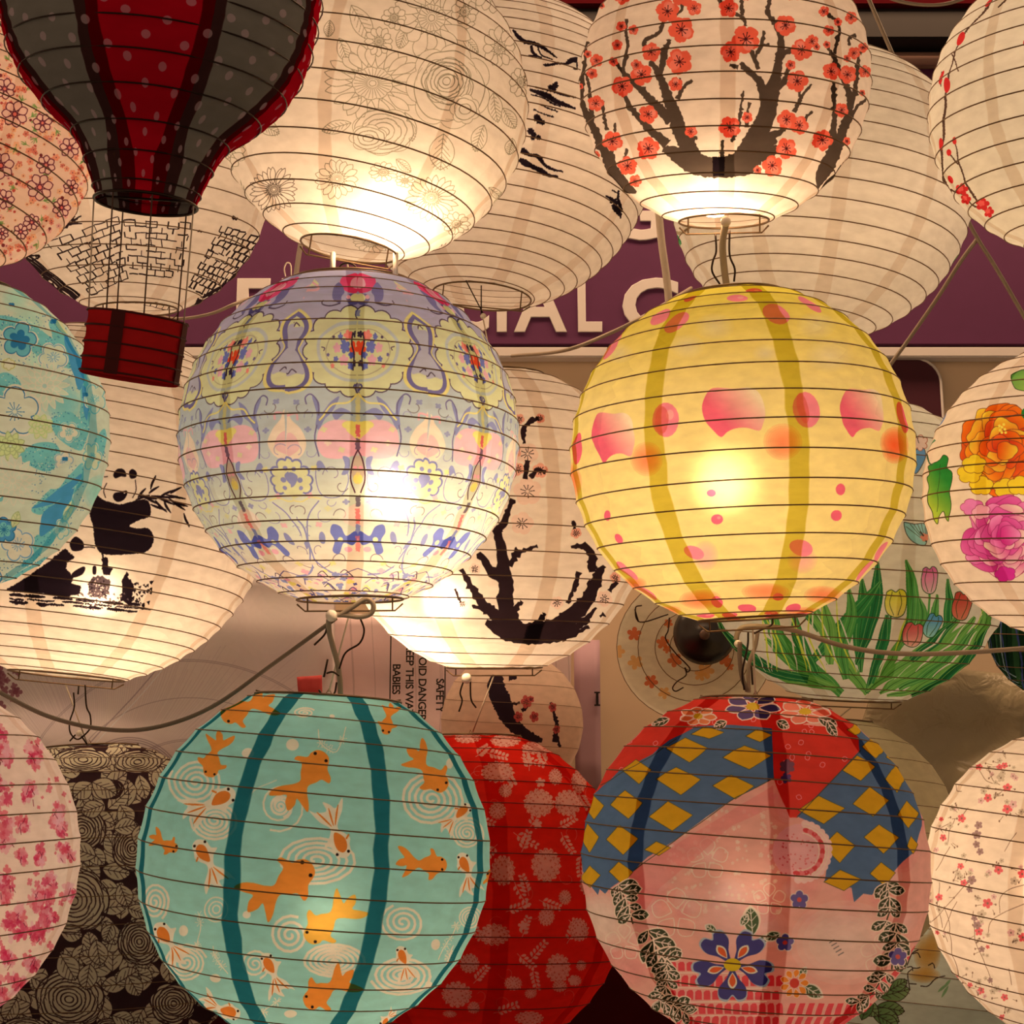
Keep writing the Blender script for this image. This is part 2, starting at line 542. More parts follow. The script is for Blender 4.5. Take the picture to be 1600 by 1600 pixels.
def build_lantern(L, name, label, mat, ribs=18, cat='lantern', group=None, bulb=None, bulb_px=None, bulb_in=0.0, seg=96,
                  th0=19.0, th1=162.0, dip=0.0085, rib_r=0.0008, frame=True, rib_mat=None, bulb_r=0.026, seed=1):
    root = empty(name, L.c); root.matrix_world = L.M
    tag(root, label, cat, group)
    m = 4
    D = (th1 - th0) / ribs
    rng = np.random.RandomState(seed)
    jit = rng.normal(0, 0.045, ribs + 3); jit[0] = jit[-1] = 0
    rows = (ribs + 1) * m + 1
    V = np.zeros((rows, seg + 1, 3)); UV = np.zeros((rows, seg + 1, 2)); TH = np.zeros((rows, seg + 1))
    az = -180 + 360 * np.arange(seg + 1) / seg
    wob = rng.normal(0, 0.0022, (ribs + 3, seg + 1)); wob[:, -1] = wob[:, 0]
    wob = (wob + np.roll(wob, 1, 1) + np.roll(wob, -1, 1)) / 2
    for j in range(rows):
        k = j / m - 1 + (az + 180) / 360                      # ribs wind as one long spiral
        th = np.clip(th0 + D * (k + np.interp(k, np.arange(-1, ribs + 2), jit)), th0, th1)
        fr = k - np.floor(k + 1e-6) + 0 * k
        bul = np.where((th > th0) & (th < th1), 4 * fr * (1 - fr), 0)
        fr2 = j / m - np.floor(j / m)
        bul = 4 * fr2 * (1 - fr2) if True else bul
        r = L.R * (1 - dip * bul + wob[min(j // m, ribs + 2)] * bul)
        a, b = np.radians(az), np.radians(th)
        V[j, :, 0] = r * np.sin(b) * np.sin(a); V[j, :, 1] = -r * np.sin(b) * np.cos(a); V[j, :, 2] = r * np.cos(b)
        UV[j, :, 0] = (az + 90) / 180; UV[j, :, 1] = 1 - th / 180; TH[j] = th
    n = seg + 1
    faces = []
    for j in range(rows - 1):
        for i in range(seg):
            a, b, c, d = j * n + i, j * n + i + 1, (j + 1) * n + i + 1, (j + 1) * n + i
            ab = TH[j, i] == TH[j + 1, i]; bb = TH[j, i + 1] == TH[j + 1, i + 1]
            if ab and bb: continue
            faces.append((a, b, c) if ab else ((a, b, d) if bb else (a, b, c, d)))
    o = mesh_obj('paper_shade', V.reshape(-1, 3), faces, mat, root, True, UV.reshape(-1, 2))
    # spiral rib wire
    k = np.arange(0, ribs + 1e-6, 1 / 60)
    th = th0 + D * (k + np.interp(k, np.arange(-1, ribs + 2), jit)); a = np.radians(-180 + 360 * (k % 1)); b = np.radians(np.clip(th, th0, th1))
    R2 = L.R * 1.0005
    v, f = tube(np.column_stack([R2 * np.sin(b) * np.sin(a), -R2 * np.sin(b) * np.cos(a), R2 * np.cos(b)]), rib_r, 4)
    mesh_obj('rib_wire', v, f, rib_mat or M_RIB, root)
    for th in (th0, th1):
        t = np.linspace(0, 2 * math.pi, 48, endpoint=False); b = math.radians(th)
        v, f = tube(np.column_stack([L.R * math.sin(b) * np.cos(t), L.R * math.sin(b) * np.sin(t), np.full(48, L.R * math.cos(b))]), 0.0013, 6, True)
        mesh_obj('rim_wire', v, f, M_RIM, root)
    zt, zb = L.R * math.cos(math.radians(th0)), L.R * math.cos(math.radians(th1))
    rt, rb = L.R * math.sin(math.radians(th0)), L.R * math.sin(math.radians(th1))
    if frame:
        # expander frame: a bent wire that holds the two rims apart and ends in a loop above
        P = [(-rb, 0.012, zb - 0.004), (-rb * 0.85, 0.012, zb - 0.012), (rb * 0.85, 0.012, zb - 0.012), (rb, 0.012, zb - 0.004)]
        fr = [tube(P, 0.0011, 5),
              tube([(-rb * 0.8, 0.012, zb - 0.012), (-rb * 0.8, 0.012, zb * 0.3), (-rt * 0.75, 0.012, zt * 0.3), (-rt * 0.75, 0.012, zt), (-rt, 0.012, zt + 0.004)], 0.001, 5),
              tube([(rb * 0.8, 0.012, zb - 0.012), (rb * 0.8, 0.012, zb * 0.3), (rt * 0.75, 0.012, zt * 0.3), (rt * 0.75, 0.012, zt), (rt, 0.012, zt + 0.004)], 0.001, 5),
              tube([(-rt * 0.75, 0.012, zt - 0.01), (-0.008, 0.012, zt - 0.004), (0, 0.012, zt + 0.012), (0.008, 0.012, zt - 0.004), (rt * 0.75, 0.012, zt - 0.01)], 0.001, 5)]
        v, f = join(fr); mesh_obj('expander_frame', v, f, M_RIM, root)
    if bulb:
        if bulb_px is not None:
            c = L.local(at(bulb_px[0], bulb_px[1], L.depth - bulb_in))
        else: c = Vector((0, 0, -L.R * 0.1))
        v, f = ball((0, 0, 0), bulb_r, 14, 9, (1, 1, 1.1))
        v = v + np.array(c)
        mesh_obj('light_bulb', v, f, bulb_mat('lit bulb ' + name, bulb), root)
        v, f = lathe([(0.0, 0.058), (0.008, 0.058), (0.012, 0.052), (0.012, 0.036), (0.014, 0.034), (0.014, 0.027), (0.011, 0.024), (0.011, 0.018)], 16)
        mesh_obj('lamp_socket', v + np.array(c) + np.array((0, 0, bulb_r * 0.35)), f, M_SOCKET, root)
        top = c + Vector((0, 0, 0.058 + bulb_r * 0.35))
        pts = spline([tuple(top), (c.x * 0.7, c.y * 0.6 + 0.01, (top.z + zt) / 2), (0, 0.003, zt + 0.002)], 8)
        v, f = tube(pts, 0.0022, 6); mesh_obj('socket_cord', v, f, M_CORD, root)
    return root
# ---------------------------------------------------------------- prints, first half
BLACK = ink(28, 16, 14)
def rnd(seed): return np.random.RandomState(seed)

def burst(p, x, y, r, col, n=9, w=1.5, sq=1.0):
    for i in range(n):
        a = 2 * math.pi * (i + p.rng.uniform(-.2, .2)) / n; k = p.rng.uniform(.65, 1)
        p.stroke([(x + .2 * r * math.cos(a), y + .2 * r * math.sin(a) * sq), (x + r * k * math.cos(a), y + r * k * math.sin(a) * sq)], w, col, smooth=False)
        p.dot(x + r * k * math.cos(a), y + r * k * math.sin(a) * sq, w * .9, col, n=6)

def art_line_floral(L):
    C = Canvas(ink(236, 204, 156)); p = Pen(C, L.photo, 5).view(400, 0, 2.963)
    g = ink(140, 112, 76); w = 3.0; bgc = ink(236, 204, 156)
    def mum(x, y, r, n, inner=.4, sq=1.0, rot=0, jag=0.15):
        for i in range(n):
            a = rot + 360 * i / n + p.rng.uniform(-4, 4)
            p.petal(x, y, a, r * inner, r * p.rng.uniform(1 - jag, 1), r * 3.4 / n * 1.5, bgc, g, w, sq)
        p.flower(x, y, r * inner, bgc, 9, sq, 0, .08, edge=g, ew=w)
        for i in range(n + 4):
            a = math.radians(rot + 360 * i / (n + 4))
            p.stroke([(x + r * .1 * math.cos(a), y + r * .1 * math.sin(a) * sq), (x + r * inner * .92 * math.cos(a), y + r * inner * .92 * math.sin(a) * sq)], w * .8, g, smooth=False)
        p.dot(x, y, r * .07, bgc, r * .07 * sq); p.flower(x, y, r * .07, None, 5, sq, 0, .1, edge=g, ew=w)
    for q in [(420, 230, 60, 130, 60), (385, 175, 70, 120, 62), (440, 20, 60, 190, 90), (700, 120, 110, 110, 62), (735, 470, 35, 150, 70), (690, 520, 75, 140, 70),
              (440, 570, 165, 140, 60), (870, 620, 95, 170, 120), (1060, 580, 110, 130, 75), (1100, 430, 80, 140, 70), (1150, 500, 60, 110, 60), (960, 160, 50, 110, 50),
              (1080, 870, 40, 90, 40), (340, 90, 95, 80, 50), (0, 560, 30, 120, 70), (1190, 640, 100, 80, 50), (650, 740, 40, 90, 45)]:
        p.leaf(q[0], q[1], q[2], q[3], q[4], bgc, g, w, veins=7)
    mum(815, 80, 215, 17, .3, 1, 10, .35); mum(540, 385, 240, 24, .4, .8)
    mum(640, 80, 62, 10, .3); mum(570, 190, 72, 12, .3); mum(1130, 220, 85, 12, .3, 1.2); mum(970, 50, 70, 9, .3); mum(1230, 380, 60, 10, .3, 1.3)
    p.rose(895, 400, 200, bgc, g, w * .8, 1.0, 3); p.rose(885, 375, 120, None, g, w * .9, .95, 6); p.rose(970, 505, 70, bgc, g, w * .8, 1, 2)
    p.rose(590, 610, 150, bgc, g, w * .8, .75, 5, 20); p.rose(520, 640, 90, bgc, g, w * .8, .7, 3)
    d = g; g = ink(98, 72, 50)
    mum(80, 880, 118, 24, .22, .95); g = d
    mum(375, 830, 112, 17, .3, .9); mum(815, 920, 135, 22, .25, .85); mum(590, 800, 74, 12, .3, .7); mum(690, 840, 50, 10, .3, .7)
    mum(930, 1040, 70, 12, .3, .8); mum(-150, 700, 110, 15, .35); mum(-240, 420, 130, 18, .35); mum(300, -190, 200, 20, .4); mum(700, -230, 190, 20, .4); mum(1100, -60, 120, 16, .4)
    seams(C, [-62, -17, 28, 73], .5, 2.4)
    return C

def branch_set(p, segs, col, jag):
    for s_ in segs: p.stroke(s_, 1, col, jag=jag) if len(s_[0]) == 3 else p.stroke(s_, 6, col, jag=jag)

def art_cherry_tree(L):
    C = Canvas(ink(234, 202, 160)); p = Pen(C, L.photo, 7).view(860, 0, 2.963)
    br = ink(78, 54, 36); red = ink(226, 82, 50); red2 = ink(236, 128, 92); dk = ink(70, 22, 20)
    def B(x, y, r, c=red, late=False):
        p.flower(x, y, r, c, 5, 1, p.rng.uniform(0, 72), .22, jag=.03)
        for i in range(2):
            a = p.rng.uniform(0, 6.3); p.dot(x + r * .45 * math.cos(a), y + r * .45 * math.sin(a), r * .38, red2, a=.45)
        burst(p, x, y, r * .5, dk, 9, max(2, r * .055))
        p.dot(x, y, r * .12, dk)
    segs = [[(520, 690, 16), (560, 705, 50), (640, 745, 95), (740, 775, 85), (840, 770, 95), (930, 730, 100), (1000, 680, 46), (1050, 650, 16)],
            [(600, 740, 20), (700, 790, 46), (800, 790, 52), (900, 780, 60), (960, 770, 20)],
            [(660, 730, 80), (605, 620, 62), (570, 520, 55), (530, 420, 36), (500, 340, 26), (460, 280, 12)],
            [(510, 340, 14), (525, 250, 26), (550, 180, 8)], [(560, 560, 50), (480, 480, 32), (400, 400, 24), (330, 330, 14), (300, 290, 8)],
            [(330, 330, 10), (352, 230, 10), (350, 150, 8), (350, 85, 4)], [(590, 460, 16), (610, 410, 10), (655, 370, 4)], [(600, 400, 6), (600, 360, 4)],
            [(540, 670, 42), (480, 620, 32), (420, 560, 24), (370, 500, 18), (340, 440, 10)], [(430, 215, 14), (440, 180, 14), (500, 150, 12), (530, 90, 8), (600, 50, 8), (610, 0, 6)],
            [(890, 740, 90), (950, 640, 88), (1000, 540, 76), (1020, 440, 70), (1045, 350, 40), (1060, 280, 30), (1070, 180, 26), (1050, 120, 20), (1010, 60, 14), (1020, -20, 10)],
            [(1000, 460, 54), (970, 380, 28), (920, 330, 22), (880, 290, 12)], [(870, 310, 16), (830, 300, 8)], [(965, 320, 14), (940, 260, 18), (920, 225, 8)],
            [(945, 270, 8), (980, 200, 12), (990, 140, 4)], [(975, 210, 6), (1015, 205, 6)], [(1040, 420, 30), (1080, 380, 18), (1105, 310, 10)], [(1050, 290, 22), (1090, 240, 20), (1135, 232, 8)],
            [(980, 650, 46), (1060, 615, 24), (1090, 590, 8)], [(980, 750, 50), (1055, 680, 20)], [(870, 590, 8), (885, 480, 6), (895, 420, 4)], [(910, 590, 14), (910, 530, 8), (925, 475, 4)],
            [(795, 730, 8), (800, 650, 5)], [(840, 660, 8), (855, 620, 5)], [(1130, 520, 14), (1165, 450, 12), (1215, 390, 4)], [(1155, 450, 8), (1155, 400, 6)], [(1175, 560, 12), (1215, 515, 4)],
            [(780, -10, 8), (800, 30, 10), (890, 80, 12), (905, 120, 4)], [(890, 70, 12), (885, -10, 8)], [(660, 730, 40), (660, 650, 14), (680, 640, 6)],
            [(1238, 872, 6), (1262, 810, 56), (1310, 720, 56), (1345, 640, 40), (1380, 540, 30), (1392, 460, 26), (1372, 400, 20), (1330, 300, 14), (1290, 220, 8)],
            [(1300, 690, 34), (1320, 560, 18), (1315, 440, 14), (1315, 380, 8)], [(1395, 500, 24), (1420, 380, 14), (1430, 260, 10), (1450, 240, 5)],
            [(1320, 250, 10), (1340, 120, 8), (1290, 60, 6)], [(1420, 160, 8), (1385, 175, 10), (1390, 210, 8)], [(1395, 540, 16), (1430, 490, 8), (1462, 458, 4)],
            [(395, 895, 8), (340, 860, 50), (280, 780, 42), (240, 690, 34), (190, 580, 28), (150, 500, 18), (140, 400, 14), (155, 300, 10), (165, 190, 6)],
            [(190, 570, 16), (180, 420, 10), (160, 340, 6)], [(300, 800, 30), (275, 700, 12)], [(255, 605, 10), (235, 470, 5)], [(295, 620, 6), (295, 570, 4)], [(345, 730, 6), (345, 690, 4)]]
    branch_set(p, segs, br, 4.5)
    for q in [(540, 50, 55), (605, 135, 62), (665, 35, 35), (465, 240, 45), (595, 285, 62), (420, 345, 52), (395, 300, 26), (330, 400, 50), (325, 120, 26), (383, 137, 24), (305, 207, 26), (290, 285, 22),
              (578, 390, 34), (450, 530, 45), (650, 610, 30), (450, 690, 55), (905, 180, 68), (835, 240, 50), (830, 590, 52), (912, 545, 26), (825, 35, 46), (1090, 115, 50), (1165, 230, 52),
              (1215, 190, 32), (1235, 215, 18), (1145, 375, 52), (1115, 300, 24), (1095, 555, 46), (1155, 580, 44), (1095, 690, 50), (1030, 770, 50), (960, 790, 20), (1270, 50, 24), (1335, 100, 20), (1290, 140, 26),
              (1285, 205, 18), (1305, 330, 42), (1380, 345, 44), (1410, 245, 30), (1375, 270, 18), (1395, 80, 30), (1460, 330, 30), (1450, 220, 24), (1350, 510, 34), (1262, 650, 50), (1375, 655, 20),
              (1445, 430, 15), (210, 280, 32), (170, 250, 18), (190, 340, 26), (205, 480, 38), (285, 655, 48), (355, 770, 46), (392, 840, 30), (205, 720, 20), (235, 25, 14), (130, 400, 16), (610, -30, 60), (900, -60, 60), (1130, -50, 55), (330, -20, 40)]:
        B(*q)
    p.poly([(750, 728), (808, 728), (806, 815), (752, 818)], ink(24, 12, 10), jag=2)
    seams(C, [-90, -45, 1.5, 46], .5, 3)
    return C

def art_plum(L):
    C = Canvas(ink(236, 202, 160)); p = Pen(C, L.photo, 9).view(700, 400, 2.286)
    bk = ink(40, 22, 18); pale = ink(232, 168, 124); org = ink(222, 120, 82)
    for q in [(330, 578, 18, org), (285, 705, 40, pale), (330, 765, 28, org), (285, 840, 52, pale), (265, 955, 42, pale), (95, 1120, 22, pale), (50, 1245, 20, pale), (460, 990, 20, org),
              (390, 1240, 24, pale), (255, 580, 20, org), (560, 1225, 30, pale), (240, 700, 22, org), (250, 760, 24, org), (600, 1150, 20, org), (-120, 1050, 40, pale), (-60, 900, 50, pale)]:
        p.flower(q[0], q[1], q[2], q[3], 5, 1, p.rng.uniform(0, 70), .2, a=.7); burst(p, q[0], q[1], q[2] * .6, bk, 9, 2.2)
    branch_set(p, [[(135, 1310, 14), (200, 1335, 62), (290, 1352, 70), (380, 1335, 72), (440, 1290, 56), (490, 1245, 44), (522, 1180, 38), (540, 1140, 26), (562, 1108, 8)],
        [(230, 1330, 70), (205, 1250, 50), (208, 1180, 48), (198, 1110, 40), (190, 1040, 32), (178, 985, 24), (200, 950, 18), (232, 868, 8)], [(205, 1165, 30), (150, 1120, 24), (110, 1060, 12)],
        [(200, 1310, 44), (130, 1250, 26), (80, 1180, 16), (50, 1118, 6)], [(222, 1110, 14), (248, 1065, 12), (320, 1035, 4)], [(245, 1070, 8), (245, 1050, 8), (238, 1045, 4)],
        [(225, 1320, 20), (245, 1260, 12), (265, 1235, 6)], [(520, 1130, 22), (512, 1060, 20), (480, 1038, 14), (442, 1042, 5)], [(425, 1240, 4), (450, 1190, 5), (470, 1130, 3)], [(450, 1200, 4), (468, 1170, 3)],
        [(400, 1360, 34), (480, 1315, 18), (532, 1258, 6)], [(350, 1372, 26), (440, 1358, 12), (505, 1325, 4)], [(275, 668, 5), (270, 620, 9), (295, 588, 10), (325, 578, 6)], [(275, 795, 10), (285, 728, 16)],
        [(295, 790, 12), (320, 765, 9), (350, 770, 6)], [(455, 975, 5), (448, 945, 4)], [(500, 1200, 10), (515, 1160, 6)], [(300, 1330, 20), (340, 1290, 8), (350, 1280, 4)], [(130, 1265, 12), (85, 1250, 4)], [(45, 1240, 4), (25, 1190, 3)], [(580, 1200, 10), (605, 1165, 5)], [(545, 1290, 6), (560, 1280, 3)]], bk, 4.6)
    p.poly([(285, 1322), (345, 1314), (325, 1375), (268, 1375)], ink(18, 8, 8), jag=2)
    seams(C, [-68, -24, 21, 66], .5, 3)
    return C

def art_panda(L):
    C = Canvas(ink(236, 196, 160)); p = Pen(C, L.photo, 11).view(0, 400, 2.963); k = ink(30, 16, 16)
    p.poly([(440, 1108), (480, 1130), (520, 1142), (560, 1150), (600, 1140), (650, 1128), (690, 1135), (702, 1180), (690, 1208), (650, 1222), (600, 1250), (640, 1262), (690, 1262), (712, 1300), (705, 1345),
            (670, 1372), (600, 1382), (540, 1386), (470, 1378), (440, 1330), (430, 1250), (415, 1185)], k, smooth=True, jag=2)
    p.poly([(525, 1010), (545, 985), (575, 988), (585, 1020), (560, 1020), (535, 1028)], k, smooth=True); p.poly([(598, 1000), (615, 985), (633, 1000), (630, 1025), (605, 1028)], k, smooth=True)
    p.stroke([(495, 1050), (480, 1085), (490, 1120)], 4, k); p.stroke([(628, 1035), (632, 1080), (615, 1120)], 4, k); p.stroke([(482, 1022), (500, 1020)], 4, k)
    p.poly([(525, 1120), (530, 1098), (560, 1092), (585, 1086), (590, 1100), (575, 1128), (545, 1138)], k, smooth=True); p.dot(577, 1096, 4, ink(236, 196, 160))
    p.poly([(30, 1545), (120, 1490), (220, 1420), (300, 1355), (345, 1395), (312, 1420), (305, 1450), (340, 1490), (330, 1520), (375, 1530), (370, 1565), (300, 1580), (180, 1560), (60, 1556)], k, jag=3)
    p.poly([(325, 1325), (350, 1300), (385, 1325), (382, 1360), (340, 1368), (325, 1350)], k, smooth=True)
    p.stroke([(385, 1350), (420, 1348), (440, 1352)], 5, k); p.stroke([(470, 1365), (480, 1410), (475, 1450)], 5, k, jag=2)
    p.poly([(330, 1480), (345, 1462), (385, 1440), (395, 1452), (380, 1478), (345, 1490)], k, smooth=True); p.poly([(430, 1440), (445, 1438), (445, 1475), (430, 1475)], k, smooth=True)
    p.poly([(470, 1400), (500, 1400), (500, 1440), (525, 1450), (510, 1480), (480, 1480)], k, jag=5)
    p.dot(455, 1535, 56, ink(70, 50, 44), 52, jag=0) if False else p.poly([(405, 1520), (430, 1490), (480, 1485), (512, 1510), (505, 1560), (460, 1585), (415, 1570)], ink(70, 48, 40), jag=5)
    for i in range(70): p.dot(p.rng.uniform(410, 505), p.rng.uniform(1495, 1580), p.rng.uniform(2, 5), k if i % 2 else ink(170, 130, 100), n=6)
    p.poly([(560, 1600), (565, 1520), (575, 1480), (590, 1460), (600, 1500), (620, 1520), (615, 1600), (590, 1612)], k, jag=6)
    for i in range(40):
        x, y = p.rng.uniform(600, 700), p.rng.uniform(1510, 1620); p.poly([(x, y), (x + p.rng.uniform(5, 18), y - 5), (x + 10, y + p.rng.uniform(5, 16))], k)
    for y0, w in ((1595, 16), (1612, 8), (1628, 14)):
        x = 40
        while x < 640:
            l = p.rng.uniform(30, 110); s = (x - 40) / 600 * 45
            p.stroke([(x, y0 + s - 25), (x + l / 2, y0 + s - 22 + p.rng.uniform(-4, 4)), (x + l, y0 + s - 18)], w * p.rng.uniform(.4, 1), k, jag=2.5, taper=True); x += l * p.rng.uniform(.8, 1.5)
    for i in range(60):
        x, y = p.rng.uniform(350, 600), p.rng.uniform(1560, 1640); p.poly([(x, y), (x + 8, y - 6), (x + 12, y + 7)], ink(90, 62, 50))
    for (x, y, a, l) in [(630, 1130, -20, 70), (640, 1110, 10, 90), (660, 1105, 30, 90), (690, 1100, -35, 60), (700, 1080, -70, 70), (700, 1110, 5, 110), (720, 1110, 25, 100), (740, 1115, -25, 80), (770, 1105, 12, 95),
                         (780, 1120, 35, 100), (720, 1130, 45, 80), (700, 1150, 20, 80), (790, 1100, -30, 60), (760, 1130, 60, 70), (690, 1160, 80, 40), (800, 1140, 15, 75), (855, 1190, 70, 70), (640, 1120, -50, 60)]:
        c, q = math.cos(math.radians(a)), math.sin(math.radians(a))
        p.stroke([(x, y), (x + l * .5 * c - 4, y + l * .5 * q), (x + l * c, y + l * q)], 11, k, taper=True)
    p.stroke([(640, 1135), (720, 1120), (860, 1150)], 3, k)
    seams(C, [-60, -16, 26, 71], .45, 2.2)
    return C

def art_mountains(L):
    C = Canvas(ink(236, 204, 158)); p = Pen(C, L.photo, 13).view(660, 0, 4.706); k = ink(34, 20, 20)
    for s_ in [[(665, 215, 6), (700, 255, 22), (750, 300, 30), (820, 315, 26), (900, 355, 16), (995, 420, 6)], [(800, 330, 14), (815, 380, 18), (850, 410, 10), (880, 425, 4)], [(850, 340, 6), (880, 400, 7), (960, 435, 4)],
               [(780, 405, 6), (830, 408, 12), (880, 420, 4)], [(890, 470, 4), (930, 475, 14), (990, 465, 8), (1060, 465, 16), (1100, 438, 34), (1145, 432, 26)], [(1145, 450, 8), (1140, 500, 5), (1110, 505, 4)],
               [(790, 655, 6), (850, 675, 26), (920, 700, 34), (990, 745, 30), (1070, 775, 22), (1130, 800, 8)], [(830, 640, 5), (950, 670, 6), (1050, 700, 10), (1130, 715, 6)], [(800, 690, 4), (900, 720, 5), (960, 760, 8), (1020, 780, 5)],
               [(820, 800, 3), (880, 830, 4), (970, 860, 3)], [(870, 770, 3), (940, 800, 4), (1000, 820, 3)],
               [(715, 1110, 20), (740, 1110, 40), (790, 1140, 18), (850, 1150, 26), (900, 1210, 18), (960, 1245, 14), (1040, 1265, 4)], [(715, 1170, 20), (760, 1200, 44), (810, 1225, 26), (880, 1260, 34), (930, 1290, 20), (1000, 1300, 5)],
               [(235, 1460, 4), (300, 1510, 10)], [(1400, 1505, 10), (1430, 1540, 40), (1465, 1590, 10)], [(1380, 1490, 8), (1450, 1470, 8), (1470, 1560, 8)]]:
        p.stroke(s_, 1, k, jag=3.5)
    for (x, y, r) in [(945, 640, 22), (980, 625, 24), (988, 605, 10), (970, 655, 18), (845, 860, 26), (860, 885, 26), (885, 900, 20), (830, 880, 12), (800, 965, 28), (820, 990, 22), (812, 1015, 18), (855, 1010, 20)]:
        p.flower(x, y, r, k, 7, 1, p.rng.uniform(0, 50), .25, jag=.1)
    for s_ in [[(1350, 1440, 6), (1400, 1470, 20), (1440, 1500, 30)], [(1445, 1400, 8), (1450, 1500, 14), (1462, 1610, 4)], [(1440, 1420, 6), (1400, 1400, 4)]]: p.stroke(s_, 1, k, jag=3)
    seams(C, [-75, -30, 15, 60], .3, 2.6)
    return C

def brick_patch(p, quad, rows, cols, col, w=5.0, miss=.06):
    q = np.array(quad, float)
    def P(u, v): return (q[0] * (1 - u) + q[1] * u) * (1 - v) + (q[3] * (1 - u) + q[2] * u) * v
    for r in range(rows + 1):
        v = r / rows
        for c in range(cols):
            if p.rng.rand() < miss * 1.4: continue
            a, b = P(c / cols, v) + p.rng.normal(0, 2, 2), P((c + 1) / cols, v) + p.rng.normal(0, 2, 2)
            p.stroke([a, (a + b) / 2 + p.rng.normal(0, 1.5, 2), b], w * p.rng.uniform(.7, 1.4), col)
    for r in range(rows):
        for c in range(cols + 1):
            if p.rng.rand() < miss: continue
            u = (c + (.5 if r % 2 else 0)) / cols
            if u > 1: continue
            p.stroke([P(u, r / rows) + p.rng.normal(0, 1.5, 2), P(u, (r + 1) / rows) + p.rng.normal(0, 1.5, 2)], w * p.rng.uniform(.7, 1.5), col, smooth=False)

def art_brick(L):
    C = Canvas(ink(232, 200, 160)); p = Pen(C, L.photo, 15).view(0, 0, 2.963); k = ink(44, 26, 22)
    brick_patch(p, [(215, 1125), (545, 1005), (590, 1290), (420, 1370)], 9, 6, k)
    brick_patch(p, [(572, 1018), (885, 1035), (840, 1290), (600, 1270)], 9, 6, k, miss=.3)
    brick_patch(p, [(1030, 1045), (1225, 1105), (1000, 1390), (870, 1330)], 10, 7, k, w=6.0)
    brick_patch(p, [(80, 1215), (130, 1180), (370, 1370), (330, 1400)], 2, 9, k, w=6.0)
    for s_ in [[(10, 1205, 10), (60, 1180, 40), (110, 1160, 14)], [(60, 1190, 20), (140, 1185, 6), (180, 1190, 5), (110, 1225, 5)], [(70, 1230, 20), (100, 1200, 8)],
               [(270, 1060, 6), (300, 1045, 22), (320, 1020, 12), (345, 1000, 4)], [(300, 1045, 10), (340, 1035, 8), (380, 1035, 3)], [(330, 1025, 8), (375, 1000, 3)], [(220, 1090, 4), (260, 1065, 10), (290, 1050, 6)],
               [(1075, 1005, 6), (1100, 1015, 10)], [(915, 1070, 4), (935, 1072, 4)]]: p.stroke(s_, 1, k, jag=3)
    seams(C, [-68, -23, 22, 67], .3, 2.6)
    return C

